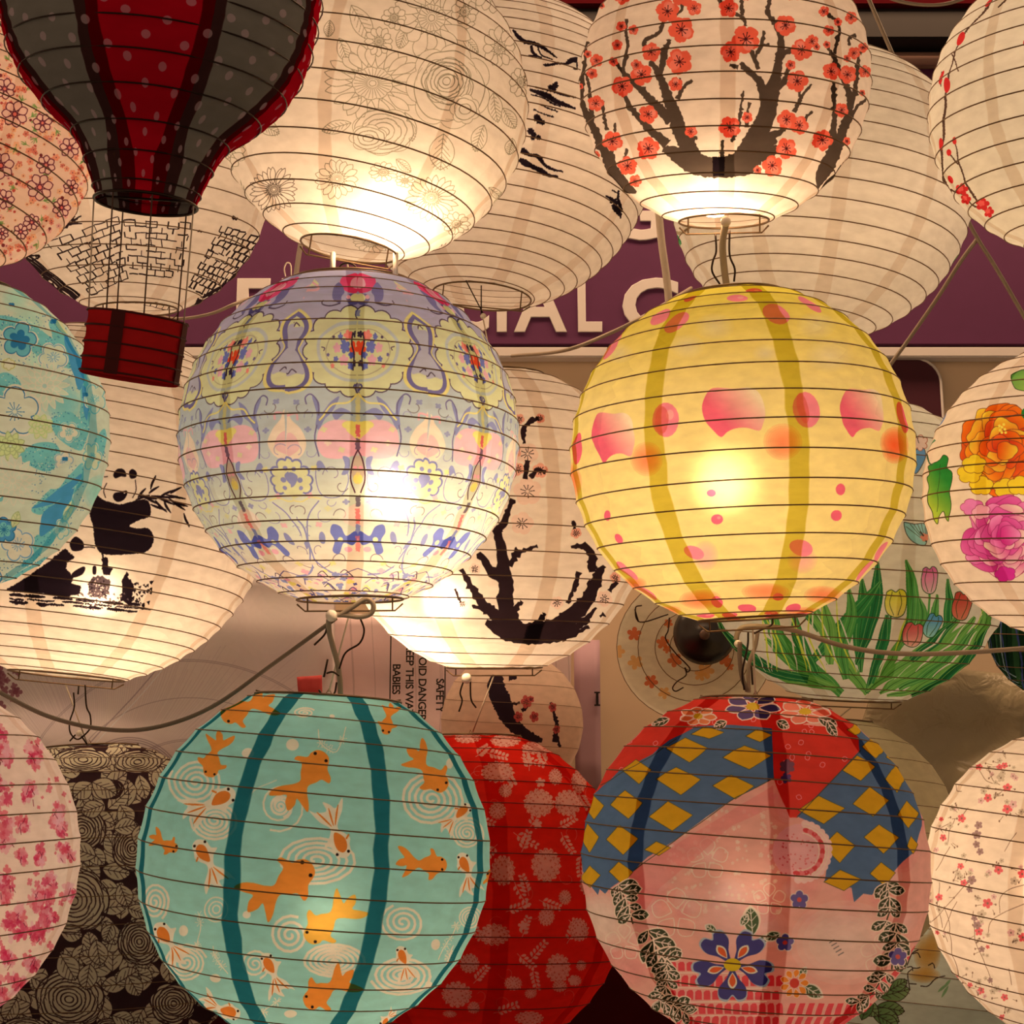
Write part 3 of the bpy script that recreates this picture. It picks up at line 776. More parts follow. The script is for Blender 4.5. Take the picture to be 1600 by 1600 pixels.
def art_peach(L):
    C = Canvas(ink(238, 198, 104)); p = Pen(C, L.photo, 17).view(870, 420, 2.7586)
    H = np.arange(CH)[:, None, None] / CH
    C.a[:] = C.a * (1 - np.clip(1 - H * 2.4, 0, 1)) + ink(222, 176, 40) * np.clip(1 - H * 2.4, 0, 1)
    pk, pk2, cr, rs = ink(222, 84, 92), ink(228, 112, 112), ink(244, 206, 140), ink(234, 110, 64)
    for (x, y, r) in [(680, 245, 90), (1120, 240, 90), (1180, 370, 110), (260, 360, 70), (560, 330, 80), (900, 360, 60)]: p.soft(x, y, r, ink(224, 190, 140), r * .7, .45)
    for (x, y, r, q, c) in [(385, 820, 75, 80, rs), (975, 745, 90, 85, rs), (1460, 760, 66, 85, ink(236, 70, 30)), (65, 920, 40, 90, rs), (620, 1430, 100, 45, rs), (900, 1395, 110, 40, rs), (1150, 1410, 90, 40, rs),
                            (330, 1360, 60, 30, rs), (480, 1480, 60, 25, rs), (1060, 1480, 90, 20, rs), (640, 1240, 60, 70, ink(240, 150, 120)), (1060, 1260, 70, 60, ink(240, 150, 120))]: p.soft(x, y, r, c, q, .75)
    def peach(x, y, w, h):
        P = [(-.5, -.1), (-.42, -.38), (-.3, -.5), (0, -.48), (.25, -.5), (.42, -.36), (.5, 0), (.46, .3), (.4, .42), (.2, .36), (.02, .38), (-.1, .45), (-.2, .56), (-.32, .42), (-.45, .2)]
        P = [(x + a * w, y + b * h) for a, b in P]
        p.poly(P, pk, True, col2=cr, g=[(x - .12 * w, y + .3 * h), (x + .3 * w, y - .42 * h)])
    peach(762, 612, 275, 200); peach(1318, 615, 190, 195); peach(240, 722, 185, 205)
    for (x, y, a, b, r) in [(467, 650, 58, 75, 0), (1077, 607, 58, 78, -12), (84, 775, 20, 70, 5), (1492, 640, 18, 70, -14), (215, 1065, 14, 22, -15), (265, 1165, 14, 24, -40), (690, 1082, 26, 22, 0), (665, 968, 20, 16, 0),
                            (1227, 952, 20, 25, 0), (1208, 1065, 24, 24, 0), (445, 205, 52, 22, -35), (515, 228, 64, 30, -38), (946, 192, 62, 40, 22), (778, 122, 46, 14, 0), (1092, 150, 60, 14, 32), (850, 90, 36, 12, 0),
                            (235, 330, 70, 16, -55), (575, 125, 30, 8, -20), (690, 1440, 24, 28, -40), (820, 1466, 40, 15, 5), (1020, 1466, 34, 15, -10), (640, 1500, 40, 10, 0), (745, 1496, 34, 14, 0), (955, 1418, 24, 18, 0),
                            (300, 1305, 60, 16, 40), (380, 1395, 60, 12, 35), (590, 1225, 46, 26, 20), (1055, 1205, 52, 34, 15), (1400, 1220, 50, 14, -55), (1330, 1300, 60, 10, -50), (1060, 1495, 30, 10, 0), (925, 1490, 30, 12, 0)]:
        p.dot(x, y, a, pk2 if a > 40 else pk, b, r)
        if a > 24 and r == 0: p.dot(x + a * .3, y - b * .3, a * .3, cr, b * .3, a=.35)
    seams(C, [-72, -27, 18, 63], .85, 3.4, tint=(.80, .78, .34))
    for (x, y, a, b, r) in [(450, 650, 30, 60, 0), (1062, 600, 24, 68, -12)]: p.dot(x, y, a, ink(196, 60, 44), b, r, a=.5)
    return C

def fish(p, hx, hy, tx, ty, col, koi=False, hw=.3, eye=True):
    """goldfish seen from above, nose at (hx, hy), tail tips near (tx, ty)"""
    d = np.array([tx - hx, ty - hy], float); Ln = np.linalg.norm(d); d /= Ln; n = np.array([-d[1], d[0]])
    def G(P): return [(hx + d[0] * a * Ln + n[0] * b * Ln, hy + d[1] * a * Ln + n[1] * b * Ln) for a, b in P]
    body = [(0, 0), (.03, .1), (.12, .16), (.2, .17), (.27, .3), (.34, .31), (.33, .19), (.45, .13), (.56, .07), (.66, .13), (.78, .26), (.9, .34), (1.0, .34), (.93, .22), (.86, .12), (.96, .08), (1.04, -.02),
            (.92, -.06), (.82, -.04), (.86, -.16), (.9, -.28), (.8, -.24), (.66, -.12), (.56, -.08), (.45, -.15), (.37, -.2), (.36, -.32), (.28, -.3), (.2, -.19), (.1, -.15), (.03, -.1)]
    if koi:
        wht = ink(240, 212, 168)
        kb = [(0, .02), (.06, .13), (.2, .16), (.3, .2), (.4, .14), (.5, .06), (.62, .1), (.8, .24), (.98, .3), (.86, .14), (.95, .06), (1.02, -.04), (.86, -.03), (.9, -.22), (.96, -.3), (.72, -.2), (.58, -.08),
              (.5, -.08), (.38, -.16), (.3, -.26), (.24, -.16), (.08, -.12)]
        p.poly(G(kb), wht, True)
        p.poly(G([(.1, .02), (.16, .1), (.3, .12), (.42, .05), (.46, -.03), (.3, -.08), (.16, -.06)]), col, True)
        for b in (.16, .02, -.15): p.stroke(G([(.58, b * .2), (.74, b * .7), (.9, b * 1.25)]), Ln * .03, col, taper=True)
        p.stroke(G([(.3, .13), (.36, .2)]), Ln * .03, col)
    else:
        p.poly(G(body), col, True)
    if eye:
        for e in ((.09, .1), (.1, -.1)): x, y = G([e])[0]; p.dot(x, y, max(Ln * .026, 5), ink(40, 22, 16), n=10)

def art_goldfish(L):
    C = Canvas(ink(144, 174, 146)); p = Pen(C, L.photo, 19).view(200, 1040, 2.7586)
    wh, og = ink(246, 228, 192), ink(234, 118, 38)
    for (x, y, r, tn, sq, w) in [(290, 500, 118, 4.5, .9, 9), (372, 668, 108, 5, .8, 9), (655, 605, 50, 3, 1, 9), (655, 605, 112, 2.2, 1, 7), (808, 838, 180, 5, .58, 10), (1310, 575, 138, 5, .88, 10), (1465, 722, 72, 4.5, 1, 7),
                            (112, 1020, 62, 3.5, 1.35, 8), (698, 1165, 86, 3, 1, 10), (885, 1278, 138, 5.5, .55, 10), (1188, 1110, 98, 3.5, .85, 9), (1182, 1340, 138, 5, .62, 10), (245, 1285, 95, 4.5, .9, 8), (545, 1290, 66, 3, 1, 7),
                            (1478, 1090, 52, 4, 1.0, 5), (760, 200, 50, 2.5, .5, 6), (-40, 800, 60, 3, 1, 8), (1640, 640, 60, 3, 1, 8)]:
        p.spiral(x, y, r, w * 1.25, wh, tn, sq, p.rng.uniform(0, 300))
    for r in (16, 32, 50): p.flower(378, 1052, r, None, 5, 1.05, 0, .02, edge=wh, ew=6)
    p.stroke([(510, 600), (540, 540), (640, 490)], 6, wh, a=.7)
    for (x, y, a, b) in [(515, 375, 27, 24), (708, 338, 28, 24), (1390, 420, 15, 22), (510, 1075, 18, 16), (235, 1145, 20, 24), (375, 1350, 24, 20), (700, 1505, 28, 18), (1330, 1205, 20, 25), (1300, 1380, 17, 16), (880, 215, 12, 10)]:
        p.dot(x, y, a, wh, b)
    for P in ([(820, 270), (830, 330), (890, 370), (920, 330), (940, 260)], [(305, 1070), (310, 1130), (295, 1200), (300, 1250)], [(365, 1210), (380, 1270), (430, 1330)], [(1420, 1120), (1385, 1190), (1340, 1270)], [(560, 1530), (600, 1480), (660, 1440)], [(1410, 1210), (1370, 1300)]):
        p.stroke(P, 4, wh)
        for i in range(6):
            t = p.rng.randint(0, len(P) - 1); q = p.rng.rand(); x = P[t][0] * (1 - q) + P[t + 1][0] * q; y = P[t][1] * (1 - q) + P[t + 1][1] * q
            burst(p, x, y, 20, wh, 6, 2.4)
    for a in [(345, 478, 392, 285), (845, 368, 690, 610), (212, 795, 92, 735), (1372, 535, 1212, 362), (1378, 858, 1165, 852), (1112, 292, 1135, 160), (400, 220, 625, 128), (762, 1465, 968, 1325)]: fish(p, *a, og)
    fish(p, 795, 858, 522, 1050, og); fish(p, 770, 1190, 975, 1000, ink(240, 150, 50)); fish(p, 1560, 880, 1620, 1010, og)
    for a in [(462, 545, 235, 650), (296, 748, 400, 960), (935, 830, 850, 590), (588, 1240, 665, 1430), (1478, 600, 1352, 712), (1445, 805, 1490, 990), (1178, 1212, 1215, 1372), (120, 1110, 238, 1290), (478, 1520, 305, 1440), (1090, 1560, 1160, 1490), (580, 1590, 400, 1610)]:
        fish(p, *a, ink(222, 104, 34), True)
    seams(C, [-70, -25, 20, 65], .92, 2.8, tint=(.16, .46, .55))
    return C

def mir(f, x0):
    """draw f twice, once mirrored about x0"""
    f(lambda P: P); f(lambda P: [(2 * x0 - q[0],) + tuple(q[1:]) for q in P])

def art_ornate(L):
    C = Canvas(ink(168, 146, 148)); p = Pen(C, L.photo, 21).view(270, 400, 2.807); X = 812
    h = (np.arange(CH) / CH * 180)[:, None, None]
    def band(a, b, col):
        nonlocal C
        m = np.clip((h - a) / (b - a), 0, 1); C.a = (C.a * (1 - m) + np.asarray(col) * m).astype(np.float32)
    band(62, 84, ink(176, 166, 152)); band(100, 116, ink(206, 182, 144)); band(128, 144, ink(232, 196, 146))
    pu, ye, pk, rd, bl, ol, co = ink(104, 92, 118), ink(214, 184, 118), ink(226, 148, 130), ink(214, 66, 84), ink(96, 104, 146), ink(84, 62, 70), ink(232, 120, 90)
    lav = ink(172, 156, 168); bp = ink(126, 122, 142)
    ty = ink(226, 206, 96)
    def draw(M):
        P, S, D = (lambda q, c, **k: p.poly(M(q), c, True, **k)), (lambda q, w, c, **k: p.stroke(M(q), w, c, **k)), (lambda x, y, a, c, b=None, r=0: p.dot(M([(x, y)])[0][0], y, a, c, b, r))
        # crown of red flowers and yellow scrolls by the top rim
        P([(812, 75), (770, 78), (735, 100), (740, 135), (775, 155), (812, 150)], rd); P([(812, 95), (785, 100), (780, 130), (812, 140)], pk)
        P([(500, 80), (600, 90), (640, 120), (600, 130), (560, 120), (520, 130), (500, 125)], ye); S([(600, 100), (640, 140), (580, 150), (560, 170), (575, 180)], 9, pk); S([(520, 120), (545, 150), (530, 180)], 8, pk)
        P([(728, 110), (700, 150), (705, 190), (735, 205), (740, 170), (752, 150)], pu); S([(735, 205), (690, 215), (655, 208), (660, 190)], 5, ol); P([(812, 205), (775, 210), (760, 180), (780, 160), (812, 168)], pu); D(800, 180, 22, ye, 20); D(770, 175, 10, pk)
        # scalloped medallion
        sc = []
        for i in range(9):
            a = math.radians(90 + 180 * (i + .5) / 9); sc.append((812 + 200 * math.cos(a), 415 - 165 * math.sin(a)))
        for (x, y) in sc: D(x, y, 48, ol, 42)
        for (x, y) in sc: D(x, y, 43, ye, 37)
        P([(812, 265), (700, 275), (625, 340), (610, 420), (650, 510), (730, 560), (812, 570)], ye)
        S([(812, 290), (720, 298), (650, 350), (638, 420), (670, 490), (740, 535), (812, 545)], 14, ink(186, 172, 150)); S([(812, 315), (740, 320), (690, 360), (670, 420), (700, 480), (760, 515), (812, 520)], 4, ink(176, 150, 100))
        for (x, y, c, r) in [(770, 345, co, 22), (735, 350, bl, 12), (705, 352, ol, 7), (755, 395, bl, 24), (720, 400, pk, 18), (785, 430, bl, 16), (750, 455, pk, 22), (715, 450, bl, 12), (700, 480, co, 9), (780, 480, bl, 14), (690, 400, ye, 10), (800, 400, ink(236, 96, 50), 26), (802, 340, ol, 14), (802, 470, ol, 12), (680, 430, pu, 7)]:
            p.flower(M([(x, y)])[0][0], y, r, c, 5, 1.25, p.rng.uniform(0, 60), .4)
        S([(790, 330), (785, 380), (795, 430), (790, 500)], 6, ol); S([(735, 330), (740, 370), (760, 400)], 6, bl); S([(650, 395), (665, 400), (660, 412)], 4, ol)
        S([(812, 590), (795, 575), (800, 560)], 7, pu)
        # figure-eight keyholes between the medallions
        x0 = 512
        K = [(508, 232), (556, 242), (592, 285), (590, 325), (562, 375), (546, 405), (562, 440), (592, 490), (594, 540), (562, 580), (508, 594)]; K = K + [(1016 - a, b) for a, b in K[::-1]]
        P([(x0 + (q[0] - x0) * 1.18, 415 + (q[1] - 415) * 1.06) for q in K], ty); P(K, pu)
        P([(500, 254), (545, 262), (572, 292), (570, 322), (545, 370), (530, 405), (480, 405), (450, 350), (450, 280)], ye); P([(500, 302), (530, 308), (568, 305), (566, 330), (543, 372), (530, 410), (480, 410), (450, 350), (450, 302)], lav)
        P([(535, 415), (572, 490), (574, 535), (550, 566), (505, 574), (450, 560), (450, 470), (480, 415)], ye); P([(535, 410), (570, 485), (572, 515), (540, 512), (500, 524), (450, 510), (450, 470), (480, 410)], lav)
        S([(500, 305), (515, 290), (527, 305), (540, 290), (555, 302)], 5, ol); S([(462, 505), (480, 495), (500, 515), (520, 495), (540, 508)], 5, ol)
        # blue curls
        P([(610, 615), (640, 640), (650, 690), (690, 640), (730, 615), (700, 680), (665, 715), (640, 760), (625, 740), (630, 690)], bp); S([(585, 650), (580, 620), (605, 605), (635, 640), (640, 700)], 6, pu)
        P([(700, 690), (735, 665), (775, 680), (790, 700), (760, 690), (735, 705), (715, 720)], bp); S([(630, 740), (622, 800), (640, 880)], 6, pu); S([(812, 600), (770, 640), (700, 650), (660, 700), (640, 720)], 8, ty)
        # pink lobes
        P([(812, 745), (760, 720), (690, 722), (640, 760), (632, 830), (660, 880), (720, 890), (780, 880), (812, 860)], ink(230, 158, 140)); P([(812, 730), (780, 735), (760, 760), (790, 790), (812, 800)], ty)
        D(775, 740, 34, ink(224, 200, 90), 18)
        # pale urns
        P([(500, 690), (520, 720), (560, 760), (585, 820), (560, 880), (500, 895)], ink(236, 196, 150)); P([(500, 780), (535, 790), (555, 840), (525, 870), (500, 872)], pk, a=.6); S([(500, 700), (540, 690), (545, 720)], 9, pk)
        # small scalloped crests
        for (x, y) in [(500, 905), (540, 915), (575, 945), (590, 985), (585, 1020)]: D(x, y, 26, ink(110, 110, 140)); 
        for (x, y) in [(500, 908), (540, 918), (573, 948), (587, 985), (582, 1018)]: D(x, y, 20, ye)
        P([(500, 910), (560, 930), (580, 1000), (560, 1050), (500, 1060)], ye); P([(500, 960), (520, 950), (545, 970), (530, 1010), (500, 1015)], bp); D(555, 985, 12, bp); D(530, 935, 10, bp); D(560, 1020, 9, bp)
        S([(500, 1060), (470, 1090), (440, 1110)], 5, ty); S([(500, 1065), (560, 1080), (600, 1060), (650, 1065)], 5, ty)
        # blue rings
        S([(640, 900), (625, 960), (640, 1030), (680, 1060), (740, 1050), (770, 990), (760, 920)], 4, bp); P([(635, 900), (655, 905), (680, 950), (660, 930), (640, 945), (628, 925)], bp); P([(745, 880), (775, 890), (770, 950), (740, 960), (755, 920)], bp)
        P([(812, 880), (790, 900), (785, 960), (812, 1000)], ink(200, 160, 120)); S([(812, 850), (790, 900), (780, 980), (800, 1040)], 6, ink(110, 60, 60)); D(803, 980, 12, ty, 20); D(800, 930, 9, pk)
        # filigree between the motifs
        for (x, y, r, a0, a1) in [(560, 660, 34, 20, 250), (600, 700, 26, 160, 400), (540, 860, 40, 200, 420), (600, 860, 30, 0, 200), (700, 960, 44, 180, 430), (740, 1010, 30, 20, 260), (560, 1130, 40, 200, 380), (660, 1130, 46, 30, 220), (740, 1140, 36, 180, 400), (520, 1330, 50, 190, 350),
                                  (650, 1340, 44, 10, 190), (740, 1340, 40, 190, 360), (600, 1200, 30, 90, 300), (690, 1080, 26, 0, 240), (640, 1290, 26, 120, 330)]:
            t = np.radians(np.linspace(a0, a1, 12)); q = np.linspace(r, r * .35, 12); S([(x + u * math.cos(v), y + u * math.sin(v)) for u, v in zip(q, t)], 3.2, [bp, pu, ol][int(x) % 3], a=.75)
        for (x, y, c) in [(620, 930, ty), (600, 1050, pk), (680, 1110, ye), (560, 1340, pk), (640, 1180, pk), (700, 1350, ty), (520, 1180, bl), (760, 1080, bp), (660, 760, ye), (590, 760, bp), (540, 640, bp), (740, 850, ye), (680, 820, ink(236, 190, 150))]:
            p.flower(M([(x, y)])[0][0], y, 17, c, 4, .8, x % 90, .5, a=.8)
        # garlands and lower band
        S([(640, 1075), (595, 1140), (590, 1230), (620, 1330), (690, 1390), (770, 1400)], 6, bp); S([(500, 1110), (540, 1150), (575, 1200), (600, 1300), (600, 1380)], 7, bp); S([(500, 1150), (520, 1130), (545, 1150)], 4, pu); S([(520, 1120), (500, 1105)], 5, pu)
        P([(812, 1095), (770, 1105), (740, 1150), (770, 1180), (812, 1185)], ink(236, 176, 140), a=.6)
        P([(700, 1180), (735, 1190), (760, 1230), (800, 1210), (812, 1235), (790, 1270), (750, 1260), (730, 1310), (700, 1300), (710, 1250), (690, 1215)], bl); D(655, 1240, 14, bp, 28, -10); D(735, 1245, 12, ye, 10); D(770, 1290, 18, pk, 12)
        P([(500, 1210), (540, 1200), (560, 1230), (545, 1290), (500, 1300)], bl); D(545, 1250, 12, ye); D(585, 1270, 10, bp, 22)
        for i in range(46):
            x, y = p.rng.uniform(490, 812), p.rng.uniform(1385, 1530); c = [bp, pk, ty, pu, ink(226, 160, 120), bp][p.rng.randint(6)]
            p.flower(M([(x, y)])[0][0], y, p.rng.uniform(8, 20), c, p.rng.randint(3, 6), .6, p.rng.uniform(0, 90), .45)
        for i in range(10):
            x, y = p.rng.uniform(500, 800), p.rng.uniform(1390, 1500); S([(x, y), (x + 20, y - 12), (x + 44, y + 4), (x + 60, y + 16)], 3.5, ol if i % 3 == 0 else pu)
        S([(812, 1375), (770, 1390), (700, 1420), (620, 1460)], 3, pu); S([(500, 1400), (560, 1420), (600, 1470)], 3, pu)
    mir(draw, X)
    # centre axis of the tile, then repeat it eight times around
    cx = p.m([(X, 700)])[0][0]; q = CW // 4
    for (y0, y1, c) in [(230, 260, bl), (560, 600, pu), (600, 740, ty), (740, 790, rd), (800, 850, ol), (950, 1000, ty), (1050, 1100, ol), (1110, 1180, ink(226, 96, 80)), (1180, 1230, bl), (1230, 1300, ink(226, 110, 90))]:
        p.poly([(802, y0), (822, y0), (822, y1), (802, y1)], c, jag=4, a=.6)
    x0 = int(cx) - q // 2
    tile = np.take(C.a, range(x0, x0 + q), axis=1, mode='wrap')
    C.a = np.tile(tile, (1, 4, 1)); C.a = np.roll(C.a, x0 % q, axis=1)
    azc = (cx / CW * 180 - 90)
    seams(C, [azc - 90, azc - 45, azc, azc + 45], .6, 2.6)
    return C
# ---------------------------------------------------------------- prints, second half
def art_kimono(L):
    pkb = ink(226, 148, 112); C = Canvas(pkb); p = Pen(C, L.photo, 23).view(880, 1050, 2.667)
    red, blue, yel, pk2, ltp, grn = ink(206, 52, 34), ink(72, 98, 118), ink(206, 140, 26), ink(216, 104, 88), ink(228, 170, 142), ink(66, 64, 38)
    rg = ink(66, 84, 104)
    # pale ground clouds
    for i in range(60):
        p.soft(p.rng.uniform(-50, 1600), p.rng.uniform(450, 1500), p.rng.uniform(40, 110), ltp if i % 2 else ink(218, 118, 98), a=.4, n=5)
    p.soft(1170, 1130, 240, ink(228, 178, 152), 190, .8); p.soft(150, 1050, 160, ink(228, 180, 150), 140, .8); p.soft(700, 1000, 200, ink(232, 170, 140), 170, .5)
    for (x, y, r) in [(470, 1010, 110), (600, 780, 90), (860, 950, 70), (1330, 1180, 90), (250, 1130, 80)]:
        for i in range(5): p.petal(x, y, i * 72 - 90, r * .2, r, r * .7, None, ink(236, 192, 168), 4)
    for i in range(160):
        x, y = p.rng.uniform(420, 900), p.rng.uniform(560, 1000); p.flower(x, y, p.rng.uniform(5, 12), ink(234, 184, 160), 5, 1, p.rng.uniform(0, 60), .4, a=.6)
    p.poly([(240, 870), (300, 820), (875, 470), (880, 560), (700, 640), (520, 800), (400, 900), (330, 1010)], ink(222, 120, 96), a=.6)
    # red yoke
    p.poly([(-60, 790), (50, 690), (110, 540), (190, 470), (320, 400), (500, 300), (640, 240), (870, 240), (1060, 200), (1240, 260), (1245, 320), (1700, 300), (1700, -60), (-100, -60)], red, jag=1)
    p.poly([(875, 440), (868, 200), (1250, 240), (1245, 318), (975, 605), (945, 605)], red)
    for i in range(70):
        x, y = p.rng.uniform(100, 1250), p.rng.uniform(120, 600); p.petal(x, y, p.rng.uniform(0, 360), 0, 24, 20, None, ink(228, 130, 110), 2.5, tip=.3)
    # chequered bands
    p.poly([(85, 560), (160, 470), (240, 405), (370, 340), (440, 280), (560, 225), (700, 215), (870, 232), (878, 440), (720, 520), (590, 605), (480, 690), (350, 770), (290, 830), (210, 888), (190, 905), (170, 925), (150, 905), (140, 930), (75, 830), (60, 700)], blue)
    p.poly([(1215, 200), (1280, 225), (1360, 290), (1440, 400), (1480, 520), (1500, 640), (1470, 745), (1420, 790), (1340, 880), (1290, 930), (1255, 925), (1215, 960), (1205, 900), (1090, 872), (1110, 760), (1070, 640), (975, 600), (1130, 440), (1240, 322)], blue)
    for (x, y, a, b) in [(515, 322, 88, 52), (765, 352, 102, 50), (305, 412, 62, 52), (478, 452, 94, 58), (708, 478, 88, 50), (260, 550, 68, 60), (445, 600, 92, 62), (122, 560, 44, 54), (240, 700, 70, 62), (104, 692, 38, 62),
                         (390, 735, 56, 30), (235, 838, 52, 48), (108, 852, 42, 46), (815, 262, 56, 24), (600, 250, 70, 24), (1235, 398, 68, 54), (1300, 310, 52, 48), (1388, 445, 42, 58), (1285, 540, 76, 62), (1440, 592, 46, 58),
                         (1078, 572, 98, 60), (1330, 695, 74, 62), (1150, 730, 68, 66), (1458, 720, 24, 38), (1335, 842, 54, 50), (1165, 868, 78, 44), (1215, 230, 30, 30), (1500, 500, 30, 40), (1380, 350, 30, 30)]:
        P = [(x - a, y + p.rng.uniform(-8, 8)), (x - a * .1, y - b), (x + a, y - b * .1), (x + a * .1, y + b)]
        p.poly(P, yel); p.stroke(P, 2.5, grn, smooth=False, closed=True)
    p.stroke([(290, 828), (480, 690), (720, 520), (878, 442)], 3, grn, smooth=False); p.stroke([(1245, 320), (975, 605)], 3, grn, smooth=False); p.stroke([(150, 470), (370, 345), (470, 275)], 3, grn)
    # lace fan
    p.dot(990, 748, 118, ink(226, 150, 124))
    for i in range(15):
        a = math.radians(-80 + i * 12.5); p.dot(990 + 118 * math.cos(a), 748 + 118 * math.sin(a), 17, None if False else ink(232, 172, 146))
        a2 = a + .1; p.dot(990 + 92 * math.cos(a2), 748 + 92 * math.sin(a2), 15, pk2 if i % 2 else ink(206, 66, 56), 10, math.degrees(a2) + 90)
    for r in (118, 105, 78): 
        t = np.radians(np.linspace(-85, 100, 20)); p.stroke(np.column_stack([990 + r * np.cos(t), 748 + r * np.sin(t)]), 3.5, ink(236, 186, 160))
    for i in range(60): p.dot(p.rng.uniform(900, 1060), p.rng.uniform(670, 850), 4, ink(214, 104, 90), n=6)
    # picket rows of the lower hem
    for r, (y, h) in enumerate([(1210, 40), (1268, 44), (1330, 40), (1385, 46), (1440, 46), (1490, 40)]):
        p.poly([(400, y + h + 6), (850, y + h + 6), (850, y + h + 10), (400, y + h + 10)], ink(238, 196, 168))
        for i in range(13):
            x = 440 + i * 36 + (r % 2) * 16
            if r < 1 and x > 560: continue
            p.poly([(x, y + 8), (x + 10, y), (x + 24, y), (x + 28, y + 10), (x + 28, y + h), (x, y + h)], ink(216, 70, 62)); 
        for i in range(10):
            x = 960 + i * 40 - r * 8
            if r >= 3: p.poly([(x + 12, y), (x + 36, y), (x + 18, y + h), (x - 8, y + h)], ink(216, 70, 62))
            x2 = 1290 - i * 4 + r * 2
        p.stroke([(1480 - r * 60, y - 60), (1440 - r * 60, y)], 24, ink(216, 76, 64), smooth=False); p.stroke([(150 + r * 38, y - 40 + 10 * r), (180 + r * 38, y + 10 * r)], 14, ink(216, 76, 64), smooth=False)
    # dark leafy vines
    def vine(P, w, sc):
        P = spline(P, 5)
        p.stroke(P, w * .5, grn)
        for i in range(0, len(P) - 1, 2):
            for sg in (-1, 1):
                d = P[min(i + 1, len(P) - 1)] - P[max(i - 1, 0)]; a = math.degrees(math.atan2(d[1], d[0])) + sg * p.rng.uniform(30, 75)
                l = sc * p.rng.uniform(.85, 1.4); x, y = P[i][:2]
                p.petal(x, y, a, -l * .12, l, l * .62, ink(236, 190, 160)); p.petal(x, y, a, 0, l * .93, l * .5, grn)
                c, q = math.cos(math.radians(a)), math.sin(math.radians(a)); p.stroke([(x + l * .1 * c, y + l * .1 * q), (x + l * .75 * c, y + l * .75 * q)], 5, ink(226, 180, 150), smooth=False)
                for k in (.35, .6):
                    for s2 in (-1, 1): p.stroke([(x + l * k * c, y + l * k * q), (x + l * (k + .14) * c - s2 * l * .15 * q, y + l * (k + .14) * q + s2 * l * .15 * c)], 3.5, ink(226, 180, 150), smooth=False)
    vine([(225, 890), (260, 960), (290, 1050)], 12, 70); vine([(350, 1080), (400, 1180), (450, 1210)], 14, 80); vine([(430, 1220), (430, 1300), (400, 1370), (470, 1400), (520, 1440)], 10, 60); vine([(120, 1180), (180, 1260), (300, 1380)], 8, 34)
    vine([(1350, 880), (1365, 960), (1340, 1100)], 12, 70); vine([(1390, 1050), (1390, 1150), (1370, 1240)], 12, 66); vine([(1350, 1260), (1290, 1340), (1200, 1400)], 10, 56)
    # blue five-petal flower, leaves, daisy
    x, y = 705, 1222; wht = ink(204, 190, 190); nb = ink(62, 62, 104)
    for (lx, ly, a, l) in [(790, 1100, -95, 130), (740, 1060, -60, 60), (640, 1085, -150, 60), (870, 1110, 175, 60), (905, 1090, 160, 75), (1000, 1310, 30, 100), (985, 1280, -60, 60)]:
        p.leaf(lx, ly, a, l, l * .62, ink(232, 190, 160)); p.leaf(lx, ly, a, l * .92, l * .5, ink(76, 82, 46), ink(214, 180, 140), 4, veins=3)
    for (k, c) in ((1.06, ink(150, 160, 190)), (1.0, nb)):
        for i in range(5):
            a = -90 + 36 + i * 72
            p.poly([(x + k * r * math.cos(math.radians(a + b)), y + k * r * math.sin(math.radians(a + b)) * .9) for r, b in ((15, 0), (70, -22), (120, -28), (160, -20), (165, -8), (140, 0), (165, 8), (160, 20), (120, 28), (70, 22))], c, True)
    for i in range(5):
        a = -90 + 36 + i * 72; p.petal(x, y, a, 36, 112, 40, wht, sq=.9); p.petal(x, y, a, 42, 102, 26, ink(214, 86, 40), sq=.9)
    p.dot(x, y, 36, ink(206, 160, 30), 28)
    for i in range(9): p.petal(965, 1300, i * 40, 22, 62, 26, ink(226, 120, 40), ink(236, 180, 130), 3)
    p.dot(965, 1300, 20, ink(200, 60, 40))
    for (x, y) in [(985, 950), (925, 1130), (1400, 1190)]: p.flower(x, y, 40, ink(96, 84, 120), 5, 1, 20, .3, edge=ink(220, 180, 160), ew=4); p.dot(x, y, 10, ink(200, 80, 60))
    # flowers round the top rim
    for (x, y, r, c) in [(790, 140, 120, ink(86, 66, 92)), (560, 180, 80, ink(214, 110, 60)), (1010, 160, 110, ink(222, 110, 76))]:
        for i in range(7): p.petal(x, y, i * 51 + 10, r * .2, r, r * .6, c, ink(228, 176, 140), 5, sq=.5)
        p.dot(x, y, r * .24, ink(206, 150, 40), r * .13)
    for q in [(1060, 190, 20, 90), (1100, 200, 60, 80), (440, 190, 160, 80), (680, 200, 150, 60), (890, 200, 30, 60)]: p.leaf(q[0], q[1], q[2], q[3], 40, grn, ink(230, 176, 150), 4, veins=3)
    p.flower(935, 390, 34, ink(120, 70, 70), 6, .9, 0, .3); p.flower(930, 440, 24, ink(90, 60, 90), 5, 1, 0, .4)
    for i, yy in enumerate(range(1130, 1200, 14)): p.stroke([(1110 + i * 10, yy), (1130 + i * 11, yy - 14)], 5, ink(130, 110, 90), smooth=False)
    seams(C, [-84, -39, 8, 53], .8, 3.3)
    return C

